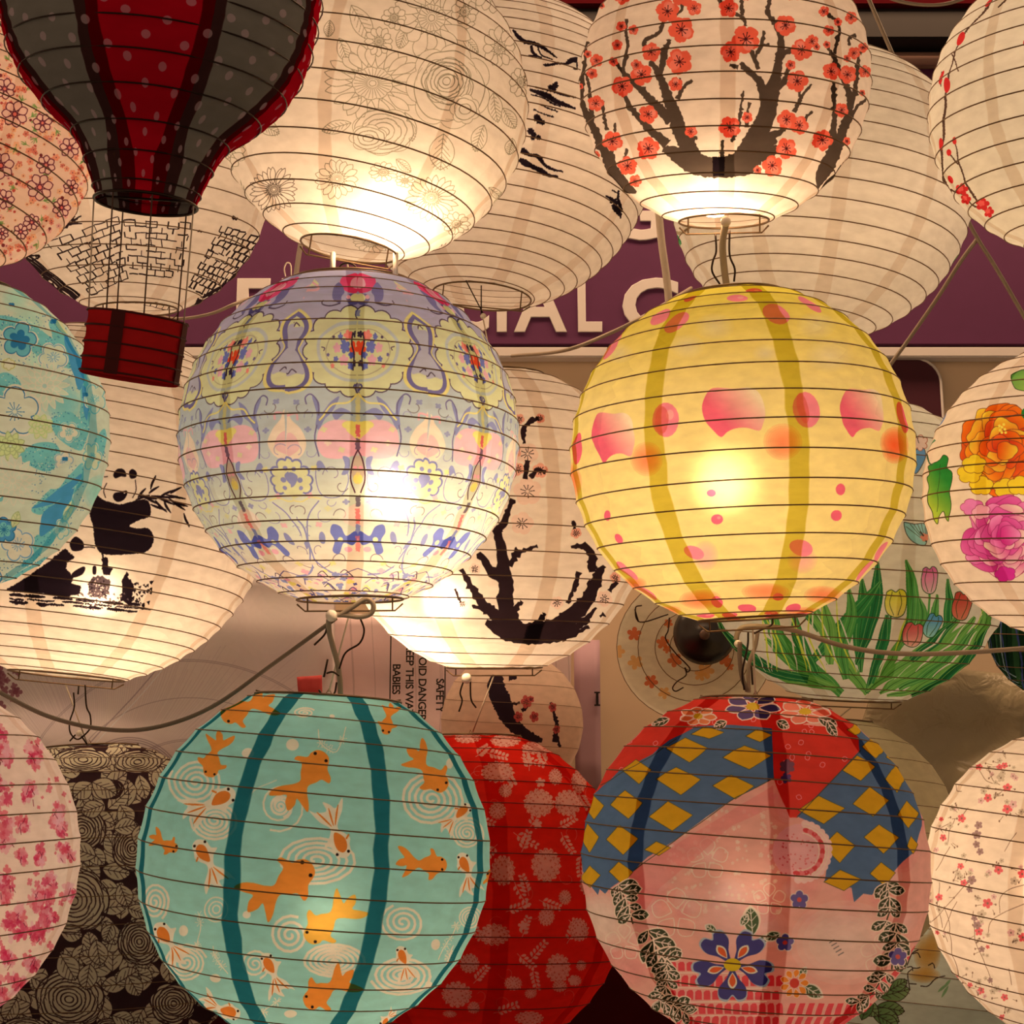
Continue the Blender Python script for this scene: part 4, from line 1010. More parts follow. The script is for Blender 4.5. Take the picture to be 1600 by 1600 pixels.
def art_twig(L):
    C = Canvas(ink(228, 192, 150)); p = Pen(C, L.photo, 25).view(1200, 0, 2.963); k, r = ink(86, 52, 34), ink(206, 42, 34)
    branch_set(p, [[(1040, -10, 4), (1005, 45, 6), (910, 150, 4), (865, 240, 4), (838, 335, 4), (822, 425, 7), (812, 540, 10), (808, 640, 8), (800, 740, 7), (812, 830, 6), (850, 905, 4)],
                   [(862, 660, 3), (885, 770, 5), (915, 850, 6), (940, 895, 8), (975, 940, 4)], [(830, 710, 3), (880, 762, 5)], [(840, 880, 5), (900, 905, 5), (945, 950, 5), (1000, 975, 4)], [(800, 330, 3), (795, 400, 3)],
                   [(880, 330, 3), (850, 250, 3)], [(1260, 40, 4), (1230, 200, 5), (1280, 380, 6), (1250, 520, 7)], [(1060, 30, 3), (1120, -20, 5)]], k, 1.5)
    for (x, y, a, b, q) in [(1018, 12, 9, 22, 35), (890, 178, 14, 34, 25), (800, 358, 8, 34, 14), (824, 394, 15, 36, 0), (797, 668, 11, 28, -8), (840, 834, 11, 20, -25), (832, 708, 11, 16, 0), (861, 652, 9, 18, 0)]: p.dot(x, y, a, r, b, q)
    for (x, y, s) in [(895, 878, 30), (912, 925, 26), (990, 948, 32), (1020, 985, 24)]: p.flower(x, y, s, r, 5, 1, 30, .35); p.flower(x - 6, y - 4, s * .5, ink(226, 80, 60), 5, 1, 0, .3)
    for (x, y) in [(1230, 200), (1290, 400), (1240, 520)]: p.flower(x, y, 50, r, 5, 1, 10, .25); burst(p, x, y, 28, k, 8, 3)
    seams(C, [-78, -33, 12, 57], .4, 2.6)
    return C

def peony(p, x, y, rx, ry, cols, edge, n=5):
    rng = p.rng
    for ring in range(n):
        k = 1 - ring / n; m = int(11 * k) + 3
        for i in range(m):
            a = 360 * i / m + rng.uniform(-14, 14) + ring * 17
            c, q = math.cos(math.radians(a)), math.sin(math.radians(a))
            px_, py_ = x + rx * k * .74 * c, y + ry * k * .74 * q; s = (rx + ry) / 2 * (.20 + .13 * k) * rng.uniform(.85, 1.2)
            c1, c2 = cols[rng.randint(len(cols))]
            P = []
            for j in range(13):
                t = 2 * math.pi * j / 13; r = s * (1 + .12 * math.sin(3 * t + ring + i) + .05 * rng.normal()); P.append((px_ + r * math.cos(t), py_ + r * math.sin(t) * .92))
            p.poly(P, c1, True, col2=c2, g=[(px_ - s * .8 * c, py_ - s * .8 * q), (px_ + s * c, py_ + s * q)]); p.stroke(spline(P, 3, True), 2.2, edge, smooth=False, closed=True)

def art_peony(L):
    C = Canvas(ink(234, 198, 156)); p = Pen(C, L.photo, 27).view(1300, 500, 2.667)
    e = ink(110, 50, 30)
    peony(p, 700, 540, 165, 195, [(ink(200, 44, 14), ink(232, 104, 20)), (ink(214, 62, 16), ink(238, 130, 24)), (ink(190, 38, 16), ink(224, 84, 24)), (ink(214, 70, 14), ink(244, 170, 40))], e)
    for (x, y) in [(620, 690), (720, 700), (570, 640), (780, 690), (590, 600)]:
        p.flower(x, y, 52, ink(240, 176, 34), 5, .8, 20, .2, edge=e, ew=2)
    for (dx, dy) in [(0, 0), (12, 8), (-8, 12), (8, -12), (-10, -6), (0, 22), (16, 22)]: p.dot(705 + dx, 445 + dy, 6, ink(240, 190, 60))
    e2 = ink(150, 40, 70)
    peony(p, 715, 905, 165, 165, [(ink(200, 40, 96), ink(226, 120, 140)), (ink(210, 50, 104), ink(236, 170, 170)), (ink(190, 34, 90), ink(214, 84, 120)), (ink(206, 60, 106), ink(238, 186, 180))], e2)
    p.flower(580, 780, 50, ink(224, 110, 140), 5, .7, 0, .2, edge=e2, ew=2); p.flower(620, 800, 40, ink(232, 150, 160), 5, .8, 0, .2, edge=e2, ew=2); p.flower(720, 1060, 46, ink(206, 44, 110), 5, .7, 0, .2, edge=e2, ew=2)
    g1, g2, ol = ink(44, 112, 40), ink(176, 168, 44), ink(52, 60, 30)
    P = [(395, 610), (405, 640), (392, 660), (400, 700), (395, 760), (412, 800), (425, 835), (437, 850), (448, 810), (462, 800), (482, 840), (490, 780), (488, 720), (498, 640), (478, 615), (480, 575), (462, 562), (448, 580), (435, 590), (410, 600)]
    p.poly(P, g1, True, col2=g2, g=[(450, 640), (425, 820)]); p.stroke(P, 3, ol, closed=True); p.stroke([(450, 600), (440, 700), (432, 800)], 2, ol); p.stroke([(392, 540), (398, 590), (415, 605)], 6, ink(60, 84, 50)); p.stroke([(385, 540), (425, 498)], 8, ink(90, 120, 80))
    p.poly([(745, 225), (790, 205), (830, 215), (830, 285), (770, 285), (750, 260)], ink(96, 132, 50), True, col2=ink(150, 160, 60), g=[(750, 220), (820, 280)]); p.stroke([(745, 225), (790, 205), (830, 215), (830, 285), (770, 285), (750, 260)], 3, ol, closed=True)
    p.poly([(790, 375), (830, 350), (850, 400), (800, 410)], g1, True); p.poly([(430, 425), (470, 355), (478, 380), (455, 430), (435, 445)], ink(96, 120, 150), True); p.stroke([(430, 430), (395, 520)], 3, ink(96, 90, 80))
    for q in [(830, 300, 20, 160), (900, 620, 60, 180), (950, 800, 20, 200)]: p.leaf(q[0], q[1], q[2], q[3], 80, g1, ol, 3, veins=5)
    seams(C, [-80, -35, 10, 55], .35, 2.6)
    return C

def art_sprigs(L):
    C = Canvas(ink(236, 196, 150)); p = Pen(C, L.photo, 29).view(1250, 1000, 2.667)
    rd, tn, br = ink(216, 86, 74), ink(196, 154, 112), ink(128, 90, 62)
    for P in [[(540, 1180), (590, 1130), (650, 1060), (700, 1010)], [(780, 1240), (790, 1180), (840, 1140), (933, 1100)], [(830, 1140), (830, 1080), (870, 1040), (933, 1020)], [(600, 1110), (620, 1200), (630, 1300), (660, 1400)], [(650, 1090), (600, 1200), (610, 1260)],
              [(780, 520), (800, 580), (830, 600)], [(745, 540), (770, 580), (800, 595)], [(650, 600), (650, 625), (670, 628)], [(720, 1130), (730, 1260), (770, 1350), (800, 1440)], [(560, 960), (600, 900), (620, 860)], [(850, 880), (900, 800)],
              [(640, 740), (620, 800), (610, 850)], [(660, 930), (640, 1000)], [(700, 700), (660, 740)], [(620, 760), (560, 800)], [(580, 1010), (570, 1100), (590, 1200)], [(870, 1370), (880, 1440)], [(1000, 700), (960, 800), (990, 930), (940, 1000)], [(1000, 1200), (1050, 1300), (1000, 1420)]]:
        p.stroke(P, 2.6, br)
    def sp(x, y, s, c): p.flower(x, y, s, c, 5, 1, p.rng.uniform(0, 70), .42); p.dot(x, y, s * .22, br)
    reds = [(780, 655, 18), (862, 613, 20), (830, 527, 15), (850, 520, 15), (745, 527, 15), (668, 740, 18), (862, 702, 22), (592, 822, 15), (585, 745, 10), (825, 957, 20), (925, 975, 20), (665, 942, 14), (575, 1072, 16), (680, 1012, 15), (777, 1098, 22), (742, 1216, 18),
            (925, 1242, 20), (568, 1220, 10), (645, 1412, 14), (705, 1440, 12), (750, 1465, 16), (850, 1492, 16), (840, 1575, 12), (780, 1280, 9), (1010, 820, 22), (1060, 1010, 20), (1020, 1120, 22), (1000, 1330, 18), (1080, 640, 20)]
    for q in reds: sp(*q, rd)
    for (x, y, s) in reds:
        for i in range(3): 
            a = p.rng.uniform(0, 6.3); d = p.rng.uniform(28, 60); sp(x + d * math.cos(a), y + d * math.sin(a), s * p.rng.uniform(.5, .95), tn if i else ink(214, 150, 120))
        for i in range(4):
            a = p.rng.uniform(0, 6.3); d = p.rng.uniform(25, 70); p.dot(x + d * math.cos(a), y + d * math.sin(a), 3.4, br, 5, n=7); p.stroke([(x + d * math.cos(a), y + d * math.sin(a)), (x + .6 * d * math.cos(a) + 4, y + .6 * d * math.sin(a))], 1.8, br, smooth=False)
    for (x, y, s) in [(740, 770, 18), (735, 810, 20), (730, 850, 16), (745, 880, 16), (710, 1000, 20), (705, 1040, 14), (725, 1160, 14), (735, 1190, 18), (755, 1290, 14), (790, 1420, 12)]: sp(x, y, s, ink(150, 104, 84))
    seams(C, [-68, -23, 22, 67], .45, 2.8)
    return C

def art_daisies(L):
    C = Canvas(ink(232, 172, 124)); p = Pen(C, L.photo, 31).view(0, 100, 5)
    rng = p.rng; dk = ink(104, 38, 42)
    for i in range(700):
        x, y = rng.uniform(-500, 760), rng.uniform(-500, 1560); c = [ink(226, 120, 76), ink(226, 138, 106), ink(206, 90, 60), ink(236, 150, 90)][rng.randint(4)]
        p.flower(x, y, rng.uniform(10, 30), c, 5, 1, rng.uniform(0, 70), .4, a=.8); p.dot(x, y, 4.5, dk, n=7)
    for i in range(90):
        x, y = rng.uniform(-500, 740), rng.uniform(-400, 1500); p.dot(x, y, rng.uniform(7, 15), [ink(120, 44, 36), ink(190, 70, 50)][i % 2], n=8)
    for i in range(80):
        x, y = rng.uniform(-500, 740), rng.uniform(-400, 1500); a = rng.uniform(0, 6.3); g = ink(112, 130, 56)
        for j in range(6): b = a + rng.uniform(-1, 1); p.stroke([(x, y), (x + rng.uniform(20, 50) * math.cos(b), y + rng.uniform(20, 50) * math.sin(b))], 7, g, smooth=False, a=.8)
        p.stroke([(x - 30 * math.cos(a), y - 30 * math.sin(a)), (x + 50 * math.cos(a), y + 50 * math.sin(a))], 4, g, smooth=False)
    for (x, y, r) in [(120, 390, 105), (40, 190, 85), (335, 460, 75), (8, 795, 108), (362, 790, 76), (315, 965, 106), (550, 655, 82), (40, 1060, 78), (560, 965, 62), (485, 1125, 74), (250, 1240, 66), (165, 1315, 60), (200, 560, 0), (-180, 560, 100), (-200, 1000, 100), (-250, 300, 90), (20, 1330, 50), (-120, 1300, 70), (200, -60, 90)]:
        if r == 0: continue
        n = 7; o = rng.uniform(0, 50)
        for i in range(n): p.petal(x, y, o + i * 360 / n, r * .2, r, r * .62, ink(230, 164, 122), dk, 8)
        p.dot(x, y, r * .23, dk); p.dot(x, y, r * .15, ink(226, 110, 80))
    seams(C, [-72, -27, 18, 63], .3, 2.6)
    return C

def art_blue(L):
    cr = ink(212, 200, 140); C = Canvas(cr); p = Pen(C, L.photo, 33).view(0, 400, 2.963)
    rng = p.rng; b1, b2, b3, yl, wl = ink(30, 104, 140), ink(104, 168, 176), ink(156, 186, 160), ink(216, 204, 120), ink(224, 214, 166)
    for i in range(26): p.soft(rng.uniform(-500, 520), rng.uniform(0, 1620), rng.uniform(60, 130), [b3, yl, b2, cr][rng.randint(4)], a=.6, n=6)
    for P in [[(0, 270), (120, 300), (220, 360), (330, 440), (340, 520), (200, 470), (100, 400), (0, 330)], [(-20, 560), (40, 540), (100, 600), (20, 700), (-40, 650)], [(240, 760), (330, 720), (400, 800), (380, 900), (280, 850)],
              [(90, 930), (160, 870), (260, 870), (280, 950), (220, 1000), (120, 960)], [(150, 1170), (240, 1080), (330, 1010), (390, 960), (380, 1060), (300, 1150), (220, 1190), (180, 1200)],
              [(190, 1270), (220, 1210), (290, 1140), (340, 1090), (330, 1180), (280, 1260), (250, 1330), (190, 1340)], [(100, 1440), (180, 1400), (200, 1330), (170, 1300)], [(380, 560), (430, 640), (420, 760), (400, 870), (380, 780)],
              [(230, 300), (280, 320), (340, 420), (400, 520), (400, 620), (340, 500), (260, 400)], [(440, 860), (490, 800), (490, 900), (460, 960)], [(0, 1530), (120, 1450), (220, 1400), (230, 1450), (130, 1530), (0, 1600)], [(-60, 1010), (40, 1060), (0, 1140)]]:
        p.poly(P, b2, True)
        x0, y0 = np.min(P, 0); x1, y1 = np.max(P, 0)
        for i in range(int((x1 - x0) * (y1 - y0) / 260)): p.dot(rng.uniform(x0, x1), rng.uniform(y0, y1), 3, b1 if i % 3 else wl, n=6, a=.7)
    for P in [[(200, 1200), (280, 1130), (350, 1080), (300, 1200), (240, 1270), (190, 1300)], [(150, 1170), (210, 1130), (380, 1010), (330, 1090), (240, 1150)], [(300, 360), (360, 450), (395, 540), (370, 620), (330, 500)], [(385, 600), (415, 640), (410, 760), (390, 700)]]: p.poly(P, ink(56, 132, 164), True)
    def fl(x, y, r, fill, edge, inner=None, n=5, sq=1.0, rot=None):
        rot = rng.uniform(0, 70) if rot is None else rot
        p.flower(x, y, r * 1.12, wl, n, sq, rot, .3); p.flower(x, y, r, fill, n, sq, rot, .32, edge=edge, ew=5)
        if inner is not None: p.flower(x, y, r * .62, inner, n, sq, rot, .4); p.dot(x, y, r * .14, b1)
        burst(p, x, y, r * .45, edge, 12, 3)
    def chry(x, y, r, n, c, e, sq=1.0):
        for k in (1, .68, .4):
            for i in range(int(n * (k * .5 + .5))): p.petal(x, y, i * 360 / int(n * (k * .5 + .5)) + k * 20, r * .1, r * k, r * 3.6 / n, c, e, 4, sq)
    fl(92, 385, 80, ink(92, 160, 176), b1, b1); fl(250, 465, 66, cr, ink(110, 150, 150)); chry(210, 600, 118, 16, ink(206, 186, 136), wl)
    fl(70, 720, 115, ink(216, 204, 156), b1, None, 5, 1, 18); fl(320, 815, 46, wl, b2); chry(50, 880, 70, 9, ink(208, 192, 110), ink(170, 160, 90)); chry(190, 790, 60, 8, yl, ink(190, 180, 100))
    chry(60, 1040, 120, 16, cr, ink(220, 214, 176)); fl(300, 950, 44, wl, ink(140, 160, 150)); p.poly([(270, 1080), (310, 1020), (330, 950), (260, 990), (200, 1060)], cr, True)
    fl(85, 1340, 76, wl, ink(90, 140, 160)); fl(445, 660, 50, cr, b2, None, 5, 1.4); fl(290, 1270, 36, cr, b2, None, 5, 1.3); fl(430, 930, 44, ink(214, 206, 130), b2, None, 6, 1.5)
    fl(20, 1270, 60, ink(60, 130, 160), b1, b2); p.leaf(60, 1260, -70, 80, 40, yl, ink(170, 160, 90), 3, veins=3); p.leaf(340, 1130, 110, 110, 40, yl, b2, 3, veins=3); p.dot(40, 500, 36, yl, 30); p.flower(42, 500, 28, ink(222, 200, 130), 6, 1, 0, .3, edge=ink(180, 150, 80), ew=3)
    for (x, y) in [(-100, 400), (-180, 700), (-120, 1000), (-200, 1300), (-80, 1480), (-250, 500)]: fl(x, y, 90, wl, b1, b2)
    p.poly([(0, 30), (60, 60), (110, 110), (80, 130), (0, 90)], yl, True); p.poly([(240, 270), (280, 300), (320, 350), (290, 350)], yl, True)
    for (x, y) in [(55, 222), (250, 300), (305, 940), (400, 640)]: p.flower(x, y, 16, b1, 4, .7, 0, .3)
    seams(C, [-77, -32, 13, 58], .8, 3.0, tint=(.55, .80, .90))
    return C

def art_petals(L):
    C = Canvas(ink(232, 180, 146)); p = Pen(C, L.photo, 35).view(0, 1100, 3.2); rng = p.rng
    cl = [(20, 260, 100), (0, 420, 120), (10, 640, 140), (170, 240, 90), (290, 560, 90), (330, 730, 90), (210, 980, 110), (90, 1100, 120), (20, 900, 120), (240, 1080, 90), (180, 1160, 70), (260, 880, 70), (120, 600, 60), (150, 440, 70), (120, 760, 60), (210, 760, 50),
          (0, 1460, 120), (100, 1400, 80), (0, 150, 60), (350, 950, 60), (310, 620, 50), (40, 1280, 70), (160, 1300, 60)] + [(rng.uniform(-600, -40), rng.uniform(-100, 1500), 110) for _ in range(22)]
    for (x, y, s) in cl:
        for i in range(int(s / 4.2)):
            a = rng.uniform(0, 6.3); d = s * rng.rand() ** .7 * .7; c = [ink(206, 62, 66), ink(214, 96, 92), ink(222, 134, 118), ink(196, 40, 60), ink(226, 150, 130)][rng.randint(5)]
            X, Y = x + d * math.cos(a) * .7, y + d * math.sin(a); p.flower(X, Y, rng.uniform(8, 30), c, rng.randint(3, 6), rng.uniform(.8, 1.6), rng.uniform(0, 90), .5, a=.65, jag=.08)
        for i in range(3): X, Y = x + rng.uniform(-.4, .4) * s, y + rng.uniform(-.5, .5) * s; p.stroke([(X, Y), (X + rng.uniform(-20, 20), Y + rng.uniform(10, 40))], 3, ink(120, 30, 40), smooth=False)
    for i in range(110):
        x, y = rng.uniform(-500, 380), rng.uniform(-60, 1500); p.flower(x, y, rng.uniform(6, 18), ink(208, 80, 80), 4, rng.uniform(.8, 1.5), rng.uniform(0, 90), .5, a=.75)
    seams(C, [-70, -25, 20, 65], .3, 2.6)
    return C

def art_roses(L):
    tan, dk = ink(218, 172, 118), ink(62, 34, 28); C = Canvas(dk); p = Pen(C, L.photo, 37).view(0, 1100, 3.2); rng = p.rng
    pts = []
    for i in range(1600):
        x, y = rng.uniform(-350, 1250), rng.uniform(180, 1750)
        if all((x - a) ** 2 + (y - b) ** 2 > 52 ** 2 for a, b in pts): pts.append((x, y))
    for (x, y) in pts: p.leaf(x, y, rng.uniform(0, 360), rng.uniform(105, 150), rng.uniform(80, 104), tan, dk, 4, veins=4)
    for (x, y, r, q) in [(415, 275, 150, .42), (690, 285, 125, .5), (410, 630, 120, 1), (370, 985, 178, .95), (665, 720, 105, 1.1), (345, 1480, 175, .85), (700, 1190, 110, 1.1), (870, 1500, 120, .9), (560, 1330, 0, 1), (60, 700, 120, 1), (100, 1180, 130, 1), (60, 330, 110, .5), (560, 840, 0, 1), (560, 420, 60, .8), (950, 900, 120, 1), (560, 1640, 110, .6), (120, 1640, 120, .6)]:
        if r: p.rose(x, y, r, tan, dk, 4.2 if q > .6 else 3.2, q, 8 if q > .6 else 6, rng.uniform(0, 50))
    for q in [(460, 380, 30, 130), (520, 500, 160, 110), (600, 500, 60, 110), (570, 620, -10, 110), (700, 600, 90, 100), (480, 760, 200, 120), (600, 900, 70, 110), (640, 1020, 20, 90), (480, 1180, 80, 120), (560, 1100, 110, 90), (300, 1250, 60, 140), (450, 1300, 100, 120), (580, 1400, -30, 120), (640, 1360, 60, 110), (80, 1480, 120, 110), (560, 1560, 20, 110)]:
        p.leaf(q[0], q[1], q[2], q[3] * 1.1, q[3] * .82, tan, dk, 4, veins=5)
    return C

def art_red(L):
    rd, tn = ink(216, 34, 16), ink(224, 146, 106); C = Canvas(rd); p = Pen(C, L.photo, 39).view(640, 1100, 3.2); rng = p.rng
    def carn(x, y, a, b):
        n = 15
        p.flower(x, y, a, tn, n, b / a, rng.uniform(0, 40), .16, jag=.03)
        for k in (.78, .55, .32):
            for i in range(int(n * k) + 2): 
                t = 2 * math.pi * i / (int(n * k) + 2) + k; p.stroke([(x + a * k * math.cos(t - .16), y + b * k * math.sin(t - .16)), (x + a * (k + .13) * math.cos(t), y + b * (k + .13) * math.sin(t)), (x + a * k * math.cos(t + .16), y + b * k * math.sin(t + .16))], 2.6, ink(190, 70, 46))
    def fern(x, y, a, l):
        c, q = math.cos(math.radians(a)), math.sin(math.radians(a)); p.stroke([(x, y), (x + l * .5 * c - 6 * q, y + l * .5 * q + 6 * c), (x + l * c, y + l * q)], 3, tn)
        for i in range(5):
            u = l * (i + 1) / 5.5
            for sg in (-1, 1): p.petal(x + u * c, y + u * q, a + sg * 48, 2, 32 - i * 2, 15, tn)
    fl = [(480, 178, 78, 32), (645, 215, 85, 34), (290, 165, 70, 26), (440, 338, 84, 54), (480, 430, 34, 34), (648, 492, 78, 72), (795, 492, 70, 68), (732, 362, 36, 42), (440, 532, 44, 44), (850, 385, 40, 60), (685, 805, 76, 88), (468, 832, 62, 78), (780, 967, 32, 38),
          (688, 1065, 42, 48), (425, 1155, 80, 56), (745, 1325, 64, 76), (520, 1400, 46, 34), (608, 1450, 32, 28), (752, 1412, 38, 32), (235, 1455, 78, 66), (320, 1522, 32, 30), (600, 1575, 74, 36), (860, 1310, 26, 28), (830, 1385, 34, 26), (200, 1555, 36, 20), (330, 880, 50, 60), (300, 1300, 50, 50), (850, 1130, 50, 60), (220, 700, 70, 80), (180, 1000, 60, 70), (200, 400, 80, 60), (950, 700, 60, 80), (60, 1300, 70, 70), (-60, 900, 70, 80), (900, 900, 50, 60)]
    ferns = [(560, 260, 20, 120), (600, 330, -100, 100), (690, 300, -120, 90), (520, 640, 30, 140), (600, 620, -60, 120), (560, 740, -70, 110), (760, 640, 60, 120), (740, 620, -30, 110), (520, 880, 60, 150), (600, 960, -110, 110), (650, 980, 20, 110), (480, 1040, -20, 120), (560, 1170, -70, 110), (600, 1290, -50, 130), (540, 1250, 40, 110), (790, 1200, -70, 130),
             (800, 1080, 40, 100), (620, 1320, 80, 110), (320, 1400, -50, 110), (420, 1550, -20, 130), (380, 240, 10, 110), (330, 260, -40, 80), (480, 330, 60, 80), (850, 440, 60, 90), (130, 850, 40, 120), (300, 1080, 60, 110), (440, 700, 130, 110), (860, 740, 90, 120), (320, 560, 20, 110), (150, 560, 50, 110)]
    for f in ferns: fern(*f)
    for f in fl: carn(*f)
    for i in range(26):
        x, y = rng.uniform(100, 930), rng.uniform(200, 1550); t = np.linspace(0, 4.6, 14) + rng.uniform(0, 6); r = np.linspace(10, 44, 14); p.stroke(np.column_stack([x + r * np.cos(t), y + r * np.sin(t)]), 2.2, tn, a=.55)
    for (x, y) in [(655, 390), (570, 1110), (820, 1385), (640, 600)]: p.flower(x, y, 26, tn, 5, 1, 10, .5)
    seams(C, [-80, -35, 10, 55], .55, 3.2)
    return C

def art_tulips(L):
    C = Canvas(ink(226, 190, 150)); p = Pen(C, L.photo, 41).view(1300, 500, 2.667); rng = p.rng
    gs = [ink(50, 112, 50), ink(84, 132, 52), ink(36, 96, 48), ink(112, 146, 56)]; ol = ink(40, 62, 30); yl = ink(206, 184, 56)
    def blade(P, c, lines=3):
        P = np.array(P, float); P[:, 2] *= 1.3; p.stroke(P, P[:, 2] + 4, ol); p.stroke(P, P[:, 2], c)
        for i in range(lines):
            o = (i - (lines - 1) / 2) / lines * .8; S = spline(P, 5); T = np.gradient(S[:, :2], axis=0); T /= np.linalg.norm(T, axis=1)[:, None] + 1e-9; N = np.column_stack([-T[:, 1], T[:, 0]])
            p.stroke(S[:, :2] + N * (S[:, 2:3] * o), 2, ol if i % 2 else ink(140, 160, 70), smooth=False)
    # tall blades, left clump (behind the yellow lantern)
    for P in [[(-60, 1300, 4), (-150, 1150, 34), (-200, 1000, 10)], [(150, 1560, 20), (60, 1440, 44), (0, 1330, 48), (-90, 1200, 30), (-160, 1080, 6)], [(120, 1470, 8), (115, 1330, 40), (130, 1200, 40), (125, 1080, 6)], [(190, 1000, 4), (185, 1150, 40), (150, 1300, 34), (100, 1440, 10)],
              [(205, 1090, 4), (120, 1200, 46), (20, 1310, 44), (-80, 1420, 20)], [(60, 1500, 20), (40, 1380, 40), (80, 1230, 34), (70, 1120, 6)], [(-10, 1440, 20), (-10, 1300, 44), (-40, 1170, 8)], [(40, 1560, 24), (-60, 1480, 44), (-180, 1420, 30), (-280, 1330, 8)], [(20, 1540, 20), (-120, 1500, 40), (-240, 1470, 26), (-380, 1370, 5)],
              [(-60, 1460, 20), (-180, 1380, 40), (-260, 1260, 34), (-330, 1150, 6)], [(-100, 1500, 20), (-260, 1460, 34), (-420, 1340, 24), (-480, 1250, 5)], [(-150, 1440, 16), (-240, 1300, 40), (-240, 1180, 8)], [(-60, 1480, 16), (-140, 1330, 38), (-160, 1220, 6)]]:
        blade(P, gs[rng.randint(4)])
    for i in range(16):
        x = rng.uniform(-350, 130); p.stroke([(x, 1180 + rng.uniform(-40, 60)), (x + rng.uniform(-20, 60), 1330), (x + rng.uniform(0, 110), 1470)], 7, yl if i % 2 else ink(220, 196, 140), taper=True)
    # right clump
    for P in [[(310, 1000, 4), (335, 1110, 34), (330, 1260, 30), (250, 1420, 10)], [(485, 1080, 4), (490, 1190, 26), (470, 1320, 20), (400, 1400, 8)], [(365, 1160, 4), (380, 1230, 28), (350, 1320, 10)], [(440, 1145, 4), (430, 1230, 24), (410, 1300, 8)], [(230, 1230, 8), (215, 1340, 34), (170, 1480, 20), (145, 1560, 8)],
              [(290, 1330, 14), (240, 1430, 30), (170, 1530, 10)], [(600, 1240, 6), (520, 1330, 40), (400, 1440, 50), (260, 1520, 30), (200, 1560, 6)], [(640, 1230, 6), (560, 1360, 34), (450, 1470, 40), (330, 1550, 22), (230, 1570, 5)], [(560, 1200, 6), (470, 1310, 34), (360, 1400, 40), (240, 1480, 30), (140, 1550, 8)],
              [(660, 1260, 6), (580, 1400, 26), (470, 1500, 26), (330, 1570, 8)], [(520, 1250, 8), (420, 1350, 30), (330, 1420, 16)], [(600, 1290, 6), (500, 1400, 26), (380, 1490, 24), (280, 1540, 8)], [(620, 1180, 5), (650, 1240, 26), (600, 1340, 10)]]:
        blade(P, gs[rng.randint(4)])
    for P in [[(560, 1265), (500, 1350), (400, 1420), (350, 1470)], [(610, 1300), (530, 1400), (420, 1490)], [(480, 1290), (430, 1350), (360, 1400)], [(310, 1240), (290, 1300), (260, 1400)], [(640, 1200), (600, 1290)], [(330, 1440), (260, 1500)], [(270, 1260), (250, 1350), (190, 1500)]]:
        p.stroke(P, 8, yl if rng.rand() < .5 else ink(226, 200, 150), taper=True)
    def tulip(x, y, w, h, c, c2, rot=0):
        c_, s_ = math.cos(math.radians(rot)), math.sin(math.radians(rot)); M = lambda P: [(x + (a * c_ - b * s_), y + (a * s_ + b * c_)) for a, b in P]
        P = M([(-w * .42, -h * .42), (-w * .2, -h * .5), (0, -h * .42), (w * .2, -h * .52), (w * .44, -h * .42), (w * .5, 0), (w * .36, h * .4), (0, h * .52), (-w * .38, h * .38), (-w * .5, 0)])
        p.poly(P, c, True, col2=c2, g=M([(0, -h * .4), (0, h * .5)])); p.stroke(P, 3, ol, closed=True)
        for k in (-.16, .16): p.stroke(M([(k * w, -h * .44), (k * w * 1.7, 0), (k * w * .6, h * .45)]), 2.4, ol)
    p.stroke([(407, 1140), (405, 1220), (380, 1300)], 9, gs[1]); p.stroke([(245, 1235), (235, 1330), (170, 1520)], 9, gs[0])
    tulip(408, 1085, 68, 110, ink(214, 90, 110), ink(232, 166, 150)); tulip(267, 1182, 92, 112, ink(222, 186, 50), ink(236, 210, 90)); tulip(337, 1314, 84, 100, ink(206, 74, 60), ink(226, 150, 110), 15)
    tulip(420, 1276, 66, 100, ink(70, 134, 160), ink(140, 180, 180), 22); tulip(543, 1193, 80, 116, ink(198, 66, 44), ink(214, 110, 70), 10); tulip(-240, 1190, 80, 90, ink(222, 140, 110), ink(226, 170, 130), -10)
    # butterflies
    b1, b2, bo = ink(140, 176, 190), ink(84, 130, 160), ink(80, 62, 46)
    P = [(300, 842), (345, 850), (388, 850), (400, 900), (385, 940), (340, 925), (312, 890)]; p.poly(P, b1, True); p.stroke(P, 3, bo, closed=True)
    for i in range(6): p.stroke([(395, 925), (310 + i * 16, 850 + (i == 0) * 10)], 2, bo, smooth=False)
    p.flower(388, 905, 18, ink(222, 120, 80), 5, 1, 0, .3); p.stroke([(370, 880), (385, 900)], 6, bo)
    P = [(345, 540), (385, 530), (388, 580), (350, 640), (330, 600)]; p.poly(P, b2, True); p.stroke(P, 3, bo, closed=True); p.flower(370, 510, 32, ink(230, 170, 130), 6, 1, 0, .35, edge=ink(180, 90, 60), ew=3); p.stroke([(345, 470), (365, 510)], 3, bo)
    seams(C, [-72, -27, 18, 63], .35, 2.6)
    return C

def art_greenstripe(L):
    C = Canvas(ink(34, 52, 26)); p = Pen(C, L.surf(0, 90), 43); rng = p.rng
    for i in range(34):
        a = rng.uniform(-88, 88); c = [ink(150, 150, 130), ink(20, 36, 24), ink(60, 84, 40), ink(24, 20, 22), ink(70, 80, 120)][rng.randint(5)]
        p.stroke([(a, -70), (a + rng.uniform(-6, 6), -20), (a + rng.uniform(-6, 6), 30), (a + rng.uniform(-4, 4), 70)], rng.uniform(.6, 4), c, jag=.3)
    return C

